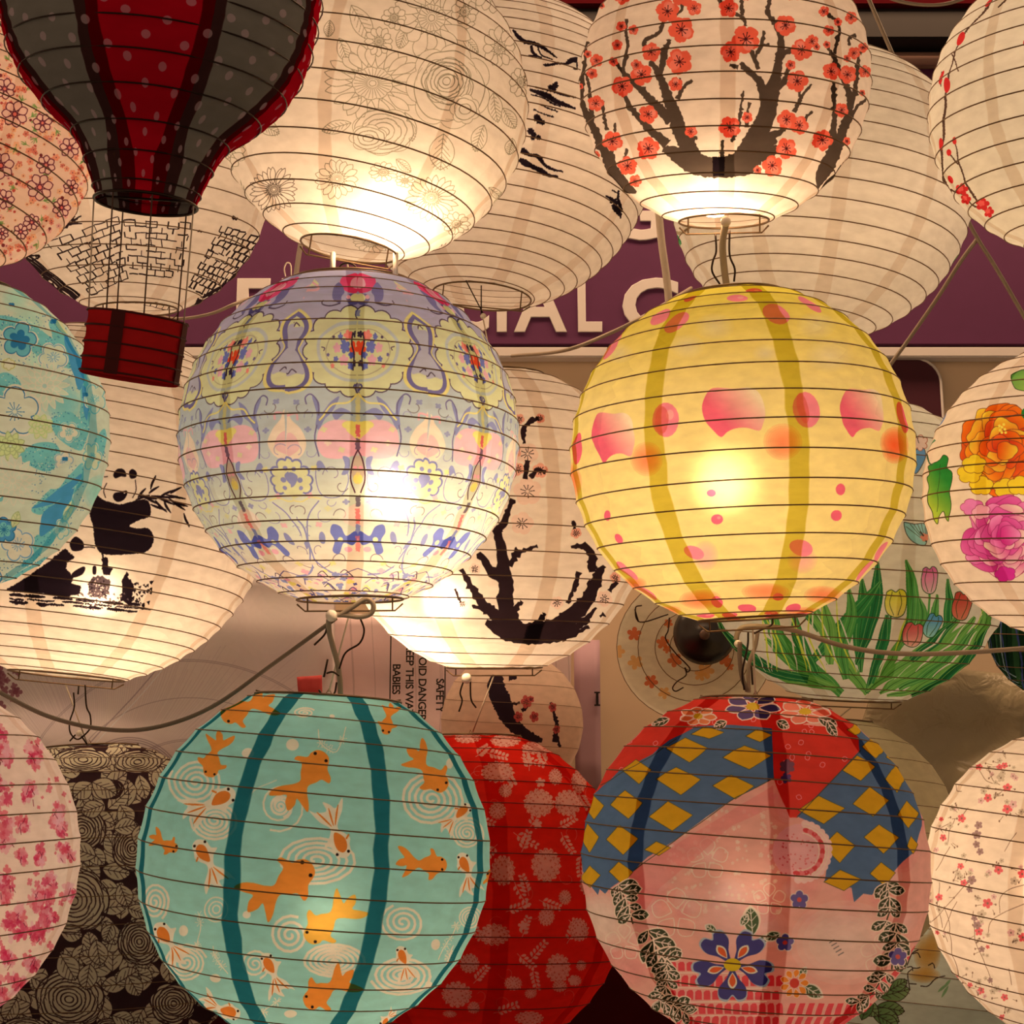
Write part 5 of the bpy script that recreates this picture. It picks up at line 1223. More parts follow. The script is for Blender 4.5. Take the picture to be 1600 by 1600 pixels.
def art_lotus(L):
    C = Canvas(ink(206, 174, 128)); p = Pen(C, L.photo, 45).view(1360, 1400, 6.667); rng = p.rng; ol = ink(56, 34, 24)
    p.soft(590, 600, 150, ink(190, 116, 40), 220, .8); p.soft(560, 820, 180, ink(196, 120, 40), 90, .8); p.soft(660, 500, 90, ink(190, 116, 40), 200, .6)
    for P in [[(500, 560), (430, 600), (380, 720)], [(520, 640), (490, 590), (440, 600)], [(380, 740), (430, 735), (440, 780)], [(430, 745), (480, 750), (520, 740)], [(640, 690), (660, 710), (670, 750)], [(390, 860), (390, 800), (430, 760)], [(400, 910), (480, 915)], [(520, 935), (600, 935), (680, 860), (780, 830)], [(600, 720), (650, 690)], [(390, 860), (410, 980)]]:
        p.stroke(P, 8, ol, jag=1.5)
    for (x, y, a, l, w) in [(100, 1050, -15, 320, 190), (60, 1150, 10, 300, 160), (0, 1200, 20, 320, 180), (80, 1250, 30, 240, 150), (200, 980, -30, 210, 120), (-120, 1080, 40, 260, 160)]:
        p.leaf(x, y, a, l, w, ink(92, 104, 48), ol, 7, veins=4, col2=ink(140, 136, 70))
    for q in [(700, 1000, -40, 130), (740, 1060, -60, 150), (760, 960, -50, 120)]: p.leaf(q[0], q[1], q[2], q[3], 30, ink(130, 140, 80))
    for i in range(12): p.leaf(rng.uniform(-900, 0), rng.uniform(500, 1400), rng.uniform(0, 360), 260, 150, ink(92, 104, 48), ol, 6, veins=4)
    return C

def art_wrapped_plum(L):
    C = Canvas(ink(212, 152, 104)); p = Pen(C, L.photo, 47).view(560, 960, 4); k = ink(44, 26, 24)
    branch_set(p, [[(870, 380, 60), (860, 450, 100), (900, 560, 110), (960, 680, 80), (1060, 760, 60), (1150, 790, 20)], [(960, 560, 8), (1010, 550, 6)], [(1020, 600, 14), (1060, 570, 10), (1070, 520, 6)], [(1230, 800, 30), (1240, 700, 16), (1220, 600, 14), (1200, 550, 8)], [(940, 395, 30), (990, 395, 6)], [(1260, 830, 10), (1250, 760, 6)]], k, 5)
    for (x, y, r) in [(1050, 545, 36), (1080, 530, 20), (1215, 580, 26), (1240, 720, 24), (1100, 640, 30), (1000, 640, 30)]: p.flower(x, y, r, ink(176, 66, 48), 5, 1.2, 0, .3); burst(p, x, y, r * .6, k, 8, 3)
    return C

def art_maple(L):
    C = Canvas(ink(206, 164, 112)); p = Pen(C, L.photo, 49).view(920, 920, 5.714); rng = p.rng
    for (x, y, r, c) in [(390, 400, 66, 0), (650, 480, 62, 1), (400, 660, 70, 2), (760, 640, 70, 1), (540, 840, 66, 0), (1050, 740, 80, 2), (1230, 640, 62, 1), (1270, 700, 40, 1), (700, 300, 44, 1), (690, 540, 40, 1), (660, 950, 60, 2), (250, 560, 60, 2), (1000, 780, 60, 2), (830, 140, 60, 1), (1000, 100, 60, 0)]:
        p.flower(x, y, r, [ink(190, 74, 30), ink(196, 84, 34), ink(206, 130, 60)][c], 5, 1, rng.uniform(0, 70), .5, a=.85)
    return C

def art_plain(L):
    C = Canvas(ink(230, 184, 138)); p = Pen(C, L.photo, 55).view(900, 300, 5.714)
    for q in [(830, 340, 80, 210, 70), (850, 360, 60, 150, 70), (840, 420, 75, 220, 60), (880, 380, 110, 120, 50)]: p.leaf(q[0], q[1], q[2], q[3], q[4], ink(36, 104, 50), ink(70, 110, 60), 3, veins=3, col2=ink(140, 160, 90))
    p.stroke([(870, 360, 14), (930, 370, 26), (980, 340, 20), (1020, 300, 8)], 1, ink(176, 132, 84), jag=4)
    seams(C, [-70, -25, 7, 42], .32, 2.8); return C
# ---------------------------------------------------------------- the stall around the lanterns
YW = 3.05
M_WALL = plain_mat('kraft coloured back wall', ink_lin(204, 146, 92), 0.85, var=0.06, scale=6, bump=0.15)
M_MAROON = plain_mat('maroon cloth', (0.034, 0.003, 0.004, 1), 0.9, var=0.15, scale=14, spec=0.02)
M_DARKBEAM = plain_mat('dark painted beam', (0.012, 0.009, 0.010, 1), 0.5, var=0.1)
M_BROWNBEAM = plain_mat('brown painted moulding', (0.26, 0.15, 0.12, 1), 0.55, var=0.1, scale=12)
M_PURPLE = plain_mat('purple sign board', (0.10, 0.022, 0.085, 1), 0.5, var=0.05, scale=40)
M_LETTER = plain_mat('cream sign lettering', ink_lin(196, 152, 112), 0.6, var=0.03)
M_WINDOW = plain_mat('maroon sign window', (0.055, 0.007, 0.02, 1), 0.5, var=0.06)

def struct(name, vf, mat, smooth=False):
    o = mesh_obj(name, vf[0], vf[1], mat, None, smooth); o['kind'] = 'structure'; return o

struct('wall_back', box((0, YW + 0.05, 1.6), (5.0, 0.10, 4.4)), M_WALL)
struct('floor', box((0, 1.2, -0.64), (5.0, 5.2, 0.08)), plain_mat('dark floor tiles', (0.03, 0.02, 0.02, 1), 0.5))
struct('ceiling', box((0, 1.6, 3.84), (5.0, 3.4, 0.08)), plain_mat('dark red ceiling', (0.05, 0.008, 0.008, 1), 0.9, spec=0.0))

def wall_rect(x0, y0, x1, y1, Y):
    a, b = on_wall(x0, y0, Y), on_wall(x1, y1, Y)
    return a.x, a.z, b.x, b.z
# maroon skirt under the display, dark beam and moulding above
z_sk = on_wall(800, 1500, YW).z
struct('trim_1', box((0, YW - 0.03, (z_sk - 0.6) / 2), (5.0, 0.05, z_sk + 0.6), 0.004), M_MAROON)
z0, z1 = on_wall(1400, 60, YW - .12).z, on_wall(1400, 12, YW - .12).z
struct('trim_2', box((0, YW - 0.06, (z0 + z1) / 2), (5.0, 0.12, z1 - z0), 0.004), M_DARKBEAM)
struct('trim_3', box((0, YW - 0.06, z1 + 0.12), (5.0, 0.14, 0.24), 0.004), plain_mat('matt maroon board', (0.05, 0.004, 0.006, 1), 0.95, spec=0.0))
z2 = on_wall(1400, 118, YW).z
struct('trim_4', box((0, YW - 0.02, (z0 + z2) / 2), (5.0, 0.07, z0 - z2 - 0.002), 0.004), M_BROWNBEAM)
t, f = tube([(-2.5, YW - 0.07, on_wall(1400, 92, YW - .07).z), (0, YW - 0.07, on_wall(1400, 92, YW - .07).z), (2.5, YW - 0.07, on_wall(1400, 92, YW - .07).z)], 0.014, 10)
struct('trim_5', (t, f), M_BROWNBEAM, True)

def rounded_board(x0, z0, x1, z1, y0, y1, r, n=6):
    P = []
    for cx, cz, a0 in ((x1 - r, z1 - r, 0), (x0 + r, z1 - r, 90), (x0 + r, z0 + r, 180), (x1 - r, z0 + r, 270)):
        for i in range(n + 1):
            a = math.radians(a0 + 90 * i / n); P.append((cx + r * math.cos(a), cz + r * math.sin(a)))
    N = len(P); V = [(x, y0, z) for x, z in P] + [(x, y1, z) for x, z in P]
    Fc = [tuple(range(N)), tuple(range(2 * N - 1, N - 1, -1))] + [(i, i + N, (i + 1) % N + N, (i + 1) % N) for i in range(N)]
    return np.array(V), Fc

# the purple sign
sx0, sz1 = on_wall(-700, 119, YW).x, on_wall(800, 119, YW).z
sx1, sz0 = on_wall(2300, 544, YW).x, on_wall(800, 544, YW).z
sign = empty('shop_sign', (0, YW, sz0)); tag(sign, 'purple shop sign board with large cream capitals hung behind the lanterns', 'sign')
def child(name, vf, mat, parent, smooth=False):
    v = np.asarray(vf[0]) - np.array(parent.location); return mesh_obj(name, v, vf[1], mat, parent, smooth)
child('board', rounded_board(sx0, sz0, sx1, sz1, YW - 0.03, YW, 0.01), M_PURPLE, sign)
frame = wall_rect(-700, 544, 2300, 560, YW - .03)
tag(child('border', box(((sx0 + sx1) / 2, YW - 0.022, (frame[1] + frame[3]) / 2), (sx1 - sx0, 0.034, frame[1] - frame[3]), 0.003), M_LETTER, sign), 'cream bottom border')
def letter(ch, x0, x1, base, caph, Y=YW - 0.031):
    """one raised capital between two pixel columns"""
    cu = bpy.data.curves.new('letter', 'FONT'); cu.body = ch; cu.extrude = 0.002; cu.resolution_u = 4
    cu.offset = 0.0030; cu.bevel_depth = 0.0010; cu.bevel_resolution = 1
    a, b, c = on_wall(x0, base, Y), on_wall(x0, base - caph, Y), on_wall(x1, base, Y)
    cu.size = (b.z - a.z) / 0.72
    tmp = bpy.data.objects.new('tmp', cu); COL.objects.link(tmp); bpy.context.view_layer.update()
    me = bpy.data.meshes.new_from_object(tmp.evaluated_get(bpy.context.evaluated_depsgraph_get())); bpy.data.objects.remove(tmp)
    me.materials.clear(); me.materials.append(M_LETTER)
    xs = [v.co.x for v in me.vertices]; k = (c.x - a.x) / (max(xs) - min(xs)); m = min(xs)
    for v in me.vertices: v.co.x = (v.co.x - m) * k
    o = bpy.data.objects.new('letter', me); COL.objects.link(o); o.parent = sign
    o.rotation_euler = (math.pi / 2, 0, 0)
    o.location = a - Vector(sign.location)
    return o
for ch, x0, x1 in (('F', 368, 420), ('I', 438, 453), ('N', 472, 536), ('A', 550, 628), ('N', 642, 700), ('C', 712, 764), ('I', 776, 792), ('A', 803, 886), ('L', 903, 941), ('C', 973, 1062)):
    letter(ch, x0, x1, 516, 82)
letter('G', 950, 1036, 372, 84)

# panels under the sign
def window(x0, y0, x1, y1, label):
    a = wall_rect(x0, y0, x1, y1, YW - .02)
    w = empty('sign_window', (a[0], YW, a[3])); tag(w, label, 'panel')
    child('pane', rounded_board(a[0], a[3], a[2], a[1], YW - 0.02, YW, 0.05), M_WINDOW, w)
    child('pane_edge', join([tube([(v[0], YW - 0.02, v[2]) for v in rounded_board(a[0], a[3], a[2], a[1], 0, 1, 0.05)[0][:28]], 0.003, 5, True)]), M_LETTER, w, True)
window(1210, 560, 1486, 860, 'maroon rounded panel under the sign beside the peony lantern')
window(60, 566, 296, 860, 'maroon rounded panel under the sign left of the ornate lantern')

# ---- goods hanging on the back wall
def sheet(name, label, cat, corners, Y, mat, bumpy=0.0, n=14, seed=1, th=0.004):
    """a slightly wavy hanging sheet; corners as pixels, clockwise from top left"""
    rng = np.random.RandomState(seed); ph = rng.uniform(0, 6, 4)
    c = [np.array(on_wall(x, y, Y)) for x, y in corners]
    root = empty(name, tuple((c[2] + c[3]) / 2)); tag(root, label, cat)
    V, UV = [], []
    for k in (0, 1):
        for i in range(n + 1):
            for j in range(n + 1):
                u, v = j / n, i / n
                P = (c[0] * (1 - u) + c[1] * u) * (1 - v) + (c[3] * (1 - u) + c[2] * u) * v
                P = P + np.array((0, -bumpy * (0.5 + .3 * math.sin(7 * u + ph[0] + 3 * v) + .2 * math.sin(13 * v + ph[1])) + k * th, 0)); V.append(P); UV.append((u, 1 - v))
    m = (n + 1) ** 2; Fc = []
    for i in range(n):
        for j in range(n):
            a = i * (n + 1) + j; Fc.append((a, a + n + 1, a + n + 2, a + 1)); Fc.append((a + m, a + 1 + m, a + n + 2 + m, a + n + 1 + m))
    for j in range(n):
        for (a, b) in ((j, j + 1), (n * (n + 1) + j + 1, n * (n + 1) + j), ((j + 1) * (n + 1), j * (n + 1)), (j * (n + 1) + n, (j + 1) * (n + 1) + n)): Fc.append((a, b, b + m, a + m))
    mesh_obj('panel', np.array(V) - np.array(root.location), Fc, mat, root, True, np.array(UV))
    return root

# wrapped stack of folded lanterns, left: pale mauve film with arcs and fine radial pleats
def wrap_art():
    C = Canvas(ink(206, 158, 120), 1024, 640, wrap=False); T = lambda P: P; p = Pen(C, T, 51); rng = p.rng
    for i in range(40): p.soft(rng.uniform(0, 1024), rng.uniform(0, 640), rng.uniform(50, 140), [ink(192, 146, 116), ink(218, 170, 128), ink(190, 150, 112)][i % 3], a=.35, n=5)
    for i in range(210):
        a = math.radians(180 + i * .9); r0, r1 = 260, rng.uniform(420, 700); p.stroke([(420 + r0 * math.cos(a), 620 + r0 * math.sin(a) * .7), (420 + r1 * math.cos(a), 620 + r1 * math.sin(a) * .8)], 1.4, ink(150, 110, 92), smooth=False, a=.28)
    for r in (250, 256, 420, 560, 566): t = np.radians(np.linspace(180, 360, 40)); p.stroke(np.column_stack([640 + r * .8 * np.cos(t), 640 + r * .7 * np.sin(t)]), 2.5, ink(140, 104, 86), a=.6)
    for r in (130, 136, 142): t = np.radians(np.linspace(190, 350, 40)); p.stroke(np.column_stack([480 + r * np.cos(t), 600 + r * np.sin(t)]), 3, ink(130, 96, 80), a=.7)
    p.stroke([(300, 560), (560, 260), (760, 60)], 3, ink(150, 112, 92)); p.stroke([(310, 566), (570, 266)], 2, ink(214, 176, 140))
    for i in range(60): x, y = rng.uniform(60, 150), rng.uniform(250, 640); p.flower(x + (y - 400) * -.15, y, rng.uniform(6, 18), ink(120, 50, 48), 4, 1, rng.uniform(0, 90), .5, a=.8)
    return C.image('wrapped lantern stack print')
sheet('wrapped_lantern_pack', 'mauve plastic wrapped pack of folded paper lanterns behind the looping cord', 'package', [(-60, 900), (520, 900), (520, 1260), (-60, 1260)], YW - 0.32, image_mat('mauve wrapping', wrap_art(), 0.5), 0.05, 20, 3, 0.05)

def leaf_art():
    C = Canvas(ink(214, 152, 116), 512, 640, wrap=False); p = Pen(C, lambda P: P, 53); rng = p.rng
    for i in range(40): p.soft(rng.uniform(0, 512), rng.uniform(0, 640), rng.uniform(30, 90), [ink(200, 138, 104), ink(222, 162, 120)][i % 2], a=.3, n=5)
    for i in range(14): x = rng.uniform(0, 512); p.stroke([(x, 0), (x + 8, 300), (x - 6, 640)], 2, ink(150, 104, 80), a=.4)
    return C.image('bag film print')
bag = sheet('warning_bag', 'brown plastic packing bag printed with a safety warning in black capitals', 'bag', [(515, 960), (892, 960), (892, 1260), (515, 1260)], YW - 0.1, image_mat('brown bag film', leaf_art(), 0.4), 0.012, 16, 5, 0.03)
M_INK = plain_mat('black print ink', (0.012, 0.008, 0.008, 1), 0.6)
def bag_text(s, px, top, size_px):
    Y = YW - 0.122
    cu = bpy.data.curves.new('warning_text', 'FONT'); cu.body = s; cu.extrude = 0.0003; cu.offset = 0.0004; cu.resolution_u = 3
    a, b = on_wall(px, top, Y), on_wall(px + size_px, top, Y)
    cu.size = (b.x - a.x) / 0.698; cu.space_character = 0.92
    tmp = bpy.data.objects.new('tmp', cu); COL.objects.link(tmp); bpy.context.view_layer.update()
    me = bpy.data.meshes.new_from_object(tmp.evaluated_get(bpy.context.evaluated_depsgraph_get())); bpy.data.objects.remove(tmp)
    me.materials.clear(); me.materials.append(M_INK)
    o = bpy.data.objects.new('warning_text', me); COL.objects.link(o); o.parent = bag
    o.rotation_euler = Matrix(((0, 1, 0), (0, 0, -1), (-1, 0, 0))).to_euler()
    o.location = a - Vector(bag.location); return o
bag_text('SAFETY', 682, 1060, 12); bag_text('AVOID DANGER', 655, 1006, 12); bag_text('KEEP THIS WAY', 635, 1005, 12); bag_text('BABIES', 614, 1037, 12)
for px in (607, 693):
    a, b = on_wall(px, 965, YW - .123), on_wall(px + 4, 1250, YW - .123)
    child('warning_border', box(((a.x + b.x) / 2, YW - 0.123, (a.z + b.z) / 2), (0.0022, 0.001, a.z - b.z)), M_INK, bag)

strip = sheet('mauve_divider', 'flat mauve display strip between the packing bag and the maple print lantern', 'panel', [(897, 1000), (937, 1000), (940, 1250), (900, 1250)], YW - 0.05, plain_mat('mauve card', ink_lin(166, 108, 88), 0.7, var=0.05), 0.0, 4, 6, 0.02)
a = on_wall(933, 1082, YW - .053); child('printed_mark', join([box((a.x, YW - .053, a.z - .012), (.005, .002, .022)), box((a.x, YW - .053, a.z), (.011, .002, .003)), box((a.x, YW - .053, a.z - .024), (.011, .002, .003))]), M_INK, strip)

# crumpled clear bag, right
M_FILM = film_mat('crumpled film', ink_lin(150, 112, 66), 0.25, 0.7)
sheet('crumpled_bag', 'crumpled glossy plastic bag hanging on the wall under the tulip lantern', 'bag', [(1370, 1040), (1600, 1055), (1580, 1330), (1290, 1330)], YW - 0.16, M_FILM, 0.06, 26, 8, 0.02)
# red printed piece behind the hooks
sheet('red_print_card', 'small red printed card peeping over the goldfish lantern top', 'card', [(464, 1058), (503, 1055), (504, 1100), (468, 1100)], YW - 0.40, plain_mat('red print', ink_lin(170, 44, 30), 0.7), 0.004, 6, 9, 0.004)
# ---------------------------------------------------------------- the lanterns
def make(name, label, place, art, **kw):
    L = Lantern(*place)
    mk = {k: kw.pop(k) for k in ('thin', 'lobe', 'crinkle', 'rough') if k in kw}
    if callable(art): C = art(L); m = paper_mat(name + ' paper', C.image(name + ' print'), **mk)
    else: m = paper_mat(name + ' paper', color=art, **mk)
    root = build_lantern(L, name, label, m, **kw)
    return L, root

LN = {}
def put(key, *a, **k): LN[key] = make(*a, **k)
# key, name, label, (cx, cy, radius px, depth, roll, tilt towards the viewer)
put('A', 'floral_lantern', 'round cream lantern with fine grey line-drawn daisies and roses, lit at its bottom', (582, 165, 246, 1.80, 9.5, .33), art_line_floral, ribs=15, bulb=44, lobe=0.05, bulb_px=(602, 322), bulb_in=0.06, seed=2)
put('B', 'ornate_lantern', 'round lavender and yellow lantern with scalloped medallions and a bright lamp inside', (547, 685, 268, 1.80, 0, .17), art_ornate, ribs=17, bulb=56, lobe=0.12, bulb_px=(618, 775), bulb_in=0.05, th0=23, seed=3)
put('C', 'goldfish_lantern', 'round teal lantern printed with orange goldfish and white water rings', (493, 1340, 277, 1.80, 4.7, -.05), art_goldfish, ribs=14, bulb=36, lobe=0.04, bulb_px=(512, 1440), th0=25, seed=4)
put('D', 'cherry_tree_lantern', 'round cream lantern with brown tree branches full of red blossoms', (1131, 130, 228, 1.80, 0, .24), art_cherry_tree, ribs=15, bulb=38, lobe=0.04, bulb_px=(1117, 300), bulb_in=0.03, seed=5)
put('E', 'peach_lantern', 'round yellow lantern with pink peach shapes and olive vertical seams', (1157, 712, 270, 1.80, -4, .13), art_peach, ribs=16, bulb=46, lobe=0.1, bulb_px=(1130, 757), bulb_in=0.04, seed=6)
put('F', 'kimono_lantern', 'round lantern with blue and yellow diamond bands over pink and red, blue flower below', (1177, 1350, 273, 1.80, .8, -.03), art_kimono, ribs=15, bulb=27, lobe=0.03, bulb_px=(1175, 1390), seed=7)
put('G', 'red_bud_lantern', 'round cream lantern with a thin twig of red buds at the upper right edge', (1690, 165, 235, 1.80, -3, .3), art_twig, ribs=17, bulb=24, seed=8)
put('H', 'peony_lantern', 'round cream lantern with an orange peony above a pink peony', (1680, 770, 235, 1.80, 0, .12), art_peony, ribs=16, bulb=28, seed=9)
put('I', 'blossom_sprig_lantern', 'round cream lantern scattered with tiny red and tan blossom sprigs, lowest at the right', (1697, 1385, 250, 1.93, 3, -.03), art_sprigs, ribs=16, bulb=38, lobe=0.04, bulb_px=(1625, 1375), seed=10)
put('J', 'daisy_lantern', 'round salmon lantern with dark outlined daisies tucked under the balloon lantern', (-62, 218, 205, 1.80, 13, .34), art_daisies, ribs=14, bulb=14, seed=11)
put('K', 'blue_flower_lantern', 'round pale green lantern with blue flower and wave print at the left edge', (-86, 677, 254, 1.80, 4, .08), art_blue, ribs=16, bulb=22, seed=12)
put('L', 'pink_petal_lantern', 'round lantern splashed with pink and crimson petals at the lower left edge', (-170, 1345, 290, 1.80, -1, -.03), art_petals, ribs=16, bulb=28, seed=13)
put('M', 'brick_wall_lantern', 'round cream lantern with black ink brick walls behind the balloon basket', (213, 290, 206, 2.25, 0, .24), art_brick, ribs=15, bulb=13, bulb_px=(185, 310), seed=14)
put('N', 'mountain_ink_lantern', 'round cream lantern with black ink mountains between floral and cherry tree lanterns', (775, 238, 248, 2.27, 5.7, .36), art_mountains, ribs=26, bulb=16, bulb_px=(800, 180), rib_r=.0008, seed=15)
put('O', 'plain_cream_lantern', 'plain cream round lantern without print behind the cherry tree lantern', (1282, 303, 234, 2.27, 6, .3), art_plain, ribs=20, bulb=15, rib_r=.0008, seed=16)
put('P', 'panda_lantern', 'round white lantern with two black ink pandas and bamboo', (140, 788, 285, 2.34, 7.4, .14), art_panda, ribs=26, bulb=60, lobe=0.1, bulb_px=(155, 935), bulb_in=0.06, rib_r=.0008, seed=17)
put('Q', 'plum_branch_lantern', 'round cream lantern with a black gnarled plum branch, brightly lit below', (772, 812, 244, 2.27, 0, .07), art_plum, ribs=16, bulb=66, lobe=0.12, bulb_px=(690, 945), bulb_in=0.06, seed=18)
put('R', 'tulip_lantern', 'round cream lantern with green blades, colourful tulips and a butterfly', (1335, 860, 246, 2.30, 1, .05), art_tulips, ribs=17, bulb=14, bulb_px=(1335, 780), seed=19)
put('S', 'green_streak_lantern', 'small dark green streaked lantern hanging in the far right behind the peony lantern', (1652, 985, 108, 2.7, 0, .05), art_greenstripe, ribs=10, frame=False, seed=20)
put('T', 'black_rose_lantern', 'round tan lantern covered in black outlined roses and leaves at the lower left', (140, 1420, 264, 2.30, 0, -.02), art_roses, ribs=16, th0=17, rib_r=.0006, seed=21)
put('U', 'red_carnation_lantern', 'round red lantern with tan carnations and fern sprigs behind the goldfish lantern', (735, 1390, 252, 2.30, 0, -.02), art_red, ribs=16, rib_mat=plain_mat('red covered wire', (.12, .004, .003, 1), .6), seed=22)
put('V', 'plain_tan_lantern', 'plain tan unlit round lantern rising behind the diamond band lantern', (1300, 1312, 195, 2.36, 0, .0), ink_lin(206, 160, 104), ribs=12, rib_r=.0005, seed=23)
put('W', 'leaf_print_lantern', 'cream lantern with green leaves and an ochre flower low between two lanterns', (1455, 1590, 192, 2.72, 0, .0), art_lotus, ribs=12, rib_r=.0006, seed=24)
put('Z', 'bagged_plum_lantern', 'bagged paper lantern with black trunk print under the bright plum branch lantern', (800, 1130, 112, 2.76, 0, .0), art_wrapped_plum, ribs=9, frame=False, rib_r=.0004, seed=25)

# ---- folded lantern facing the viewer, with its black lamp dish
Lx = Lantern(1085, 1012, 122, 2.78, 0, .0)
mx = paper_mat('maple print paper', art_maple(Lx).image('maple print'))
X = empty('folded_maple_lantern', Lx.c); X.matrix_world = Lx.M @ Matrix.Scale(1, 4); tag(X, 'folded paper lantern with orange maple leaf print behind the peach lantern', 'lantern')
V, UV, Fc = [], [], []
nr, ns = 14, 48
for i in range(nr + 1):
    for j in range(ns):
        r = Lx.R * (0.1 + 0.9 * i / nr); a = 2 * math.pi * j / ns
        V.append((r * math.cos(a), -0.03 * math.cos(0.5 * math.pi * i / nr) - (0.004 if i % 2 else 0), r * math.sin(a) * .95))
        q = Vector((r * math.cos(a), -math.sqrt(max(Lx.R ** 2 - r * r, 0)), r * math.sin(a) * .95)).normalized()
        UV.append(((math.degrees(math.atan2(q.x, -q.y)) + 90) / 180, 1 - math.degrees(math.acos(q.z)) / 180))
for i in range(nr):
    for j in range(ns):
        k = (j + 1) % ns; Fc.append((i * ns + j, i * ns + k, (i + 1) * ns + k, (i + 1) * ns + j))
mesh_obj('paper_shade', V, Fc, mx, X, True, UV)
for q in (1.0, .72, .5, .31):
    t = np.linspace(0, 2 * math.pi, 40, endpoint=False); v, f = tube(np.column_stack([Lx.R * q * np.cos(t), np.full(40, -0.034 * math.cos(.5 * math.pi * (q - .3) / .7)), Lx.R * q * .95 * np.sin(t)]), .0009, 4, True)
    mesh_obj('rib_wire', v, f, M_RIB, X)
M_DISH = plain_mat('black lamp dish', (.012, .009, .009, 1), .3, spec=.5)
H = empty('lamp_dish', at(1101, 990, 2.70)); H.matrix_world = Matrix.Translation(at(1101, 990, 2.70)) @ Lx.M.to_3x3().to_4x4() @ Matrix.Rotation(math.pi / 2, 4, 'X')
tag(H, 'black round ceiling lamp dish with wire hook hanging in front of the maple leaf lantern', 'lamp')
v, f = lathe([(0.0, 0.012), (0.012, 0.012), (0.014, 0.006), (0.034, 0.002), (0.048, -0.006), (0.054, -0.02), (0.050, -0.03), (0.0, -0.032)], 32); mesh_obj('dish', v, f, M_DISH, H)
v, f = ball((0, -.002, .012), .009, 14, 8, (1, 1, .5)); mesh_obj('centre_button', v, f, plain_mat('brown button', (.12, .07, .05, 1), .4), H)

# ---- balloon lantern
by, bx = 0, 252
BD = 1.35
prof = [(-330, 60), (-318, 120), (-290, 175), (-250, 212), (-190, 242), (-120, 256), (-60, 258), (0, 253), (57, 246), (100, 232), (145, 205), (190, 160), (216, 127), (250, 106), (297, 86), (318, 79)]
k = BD / F
root = empty('balloon_lantern', at(228, 318, BD))
ax_top, ax_bot = at(262, -330, BD - .02), at(228, 318, BD)
Z = (ax_top - ax_bot).normalized(); Yv = (FWD - Z * FWD.dot(Z)).normalized(); Xv = Yv.cross(Z)
# lean a little so that the open mouth shows from below
tilt = Matrix.Rotation(math.radians(-6), 3, Xv); Z = tilt @ Z; Yv = tilt @ Yv
root.matrix_world = Matrix((Xv, Yv, Z)).transposed().to_4x4(); root.matrix_world.translation = at(228, 318, BD)
root.matrix_world = Matrix.Translation(at(228, 318, BD)) @ Matrix((Xv, Yv, Z)).transposed().to_4x4()
tag(root, 'hot air balloon lantern with red and grey polka dot gores and a red hanging basket', 'lantern')
def balloon_art():
    C = Canvas(ink(122, 98, 72)); rng = np.random.RandomState(61)
    rd = ink(178, 8, 18)
    q = CW // 4
    az = (np.arange(CW) + .5) / CW * 180 - 90
    m = (np.mod(az + 13, 90) < 45)
    C.a[:, m] = rd
    seams(C, [-58, -13, 32, 77], .85, 4.2, tint=(.42, .2, .22))
    p = Pen(C, lambda P: P, 62)
    for r in range(22):
        for c in range(12):
            x = c * CW / 12 + (r % 2) * CW / 24 + 10; y = 40 + r * 44
            p.dot(x, y + (c % 3) * 12, 13, ink(196, 140, 116), 9, a=.6)
    return C
V, UV = [], []
seg = 96; ys = np.linspace(-330, 318, 61); pr = spline(np.array(prof, float)[:, ::-1], 6); rr = np.interp(ys, pr[:, 1], pr[:, 0])
for i, y in enumerate(ys):
    for j in range(seg + 1):
        azd = -180 + 360 * j / seg; g = abs(math.sin(math.radians((azd + 13) * 4))) ** .8
        r = rr[i] * k * (1 - .030 + .030 * (1 - g) - .008 * (0.5 - 0.5 * math.cos(i * math.pi)))
        a = math.radians(azd); V.append((r * math.sin(a), -r * math.cos(a), (318 - y) * k)); UV.append(((azd + 90) / 180, 1 - (y + 330) / 660))
Fc = [(i * (seg + 1) + j, i * (seg + 1) + j + 1, (i + 1) * (seg + 1) + j + 1, (i + 1) * (seg + 1) + j) for i in range(60) for j in range(seg)]
mesh_obj('envelope', V, Fc, paper_mat('balloon paper', balloon_art().image('balloon print'), thin=.12, lobe=.0), root, True, UV)
for y in np.linspace(-300, 300, 16):
    r = np.interp(y, pr[:, 1], pr[:, 0]) * k * .985; t = np.linspace(0, 2 * math.pi, 56, endpoint=False)
    v, f = tube(np.column_stack([r * np.cos(t), r * np.sin(t), np.full(56, (318 - y) * k)]), .0007, 4, True); mesh_obj('rib_wire', v, f, M_WIRE, root)
M_REDPIPE = plain_mat('red piping', (.42, .02, .03, 1), .7)
t = np.linspace(0, 2 * math.pi, 48, endpoint=False); r = 79 * k
v, f = tube(np.column_stack([r * np.cos(t), r * np.sin(t), np.zeros(48)]), .0014, 6, True); mesh_obj('mouth_wire', v, f, M_WIRE, root)
v, f = tube([(-r, 0, 0), (-r * .8, 0, .004), (r * .8, 0, .004), (r, 0, 0)], .0011, 5); mesh_obj('mouth_crossbar', v, f, M_WIRE, root)
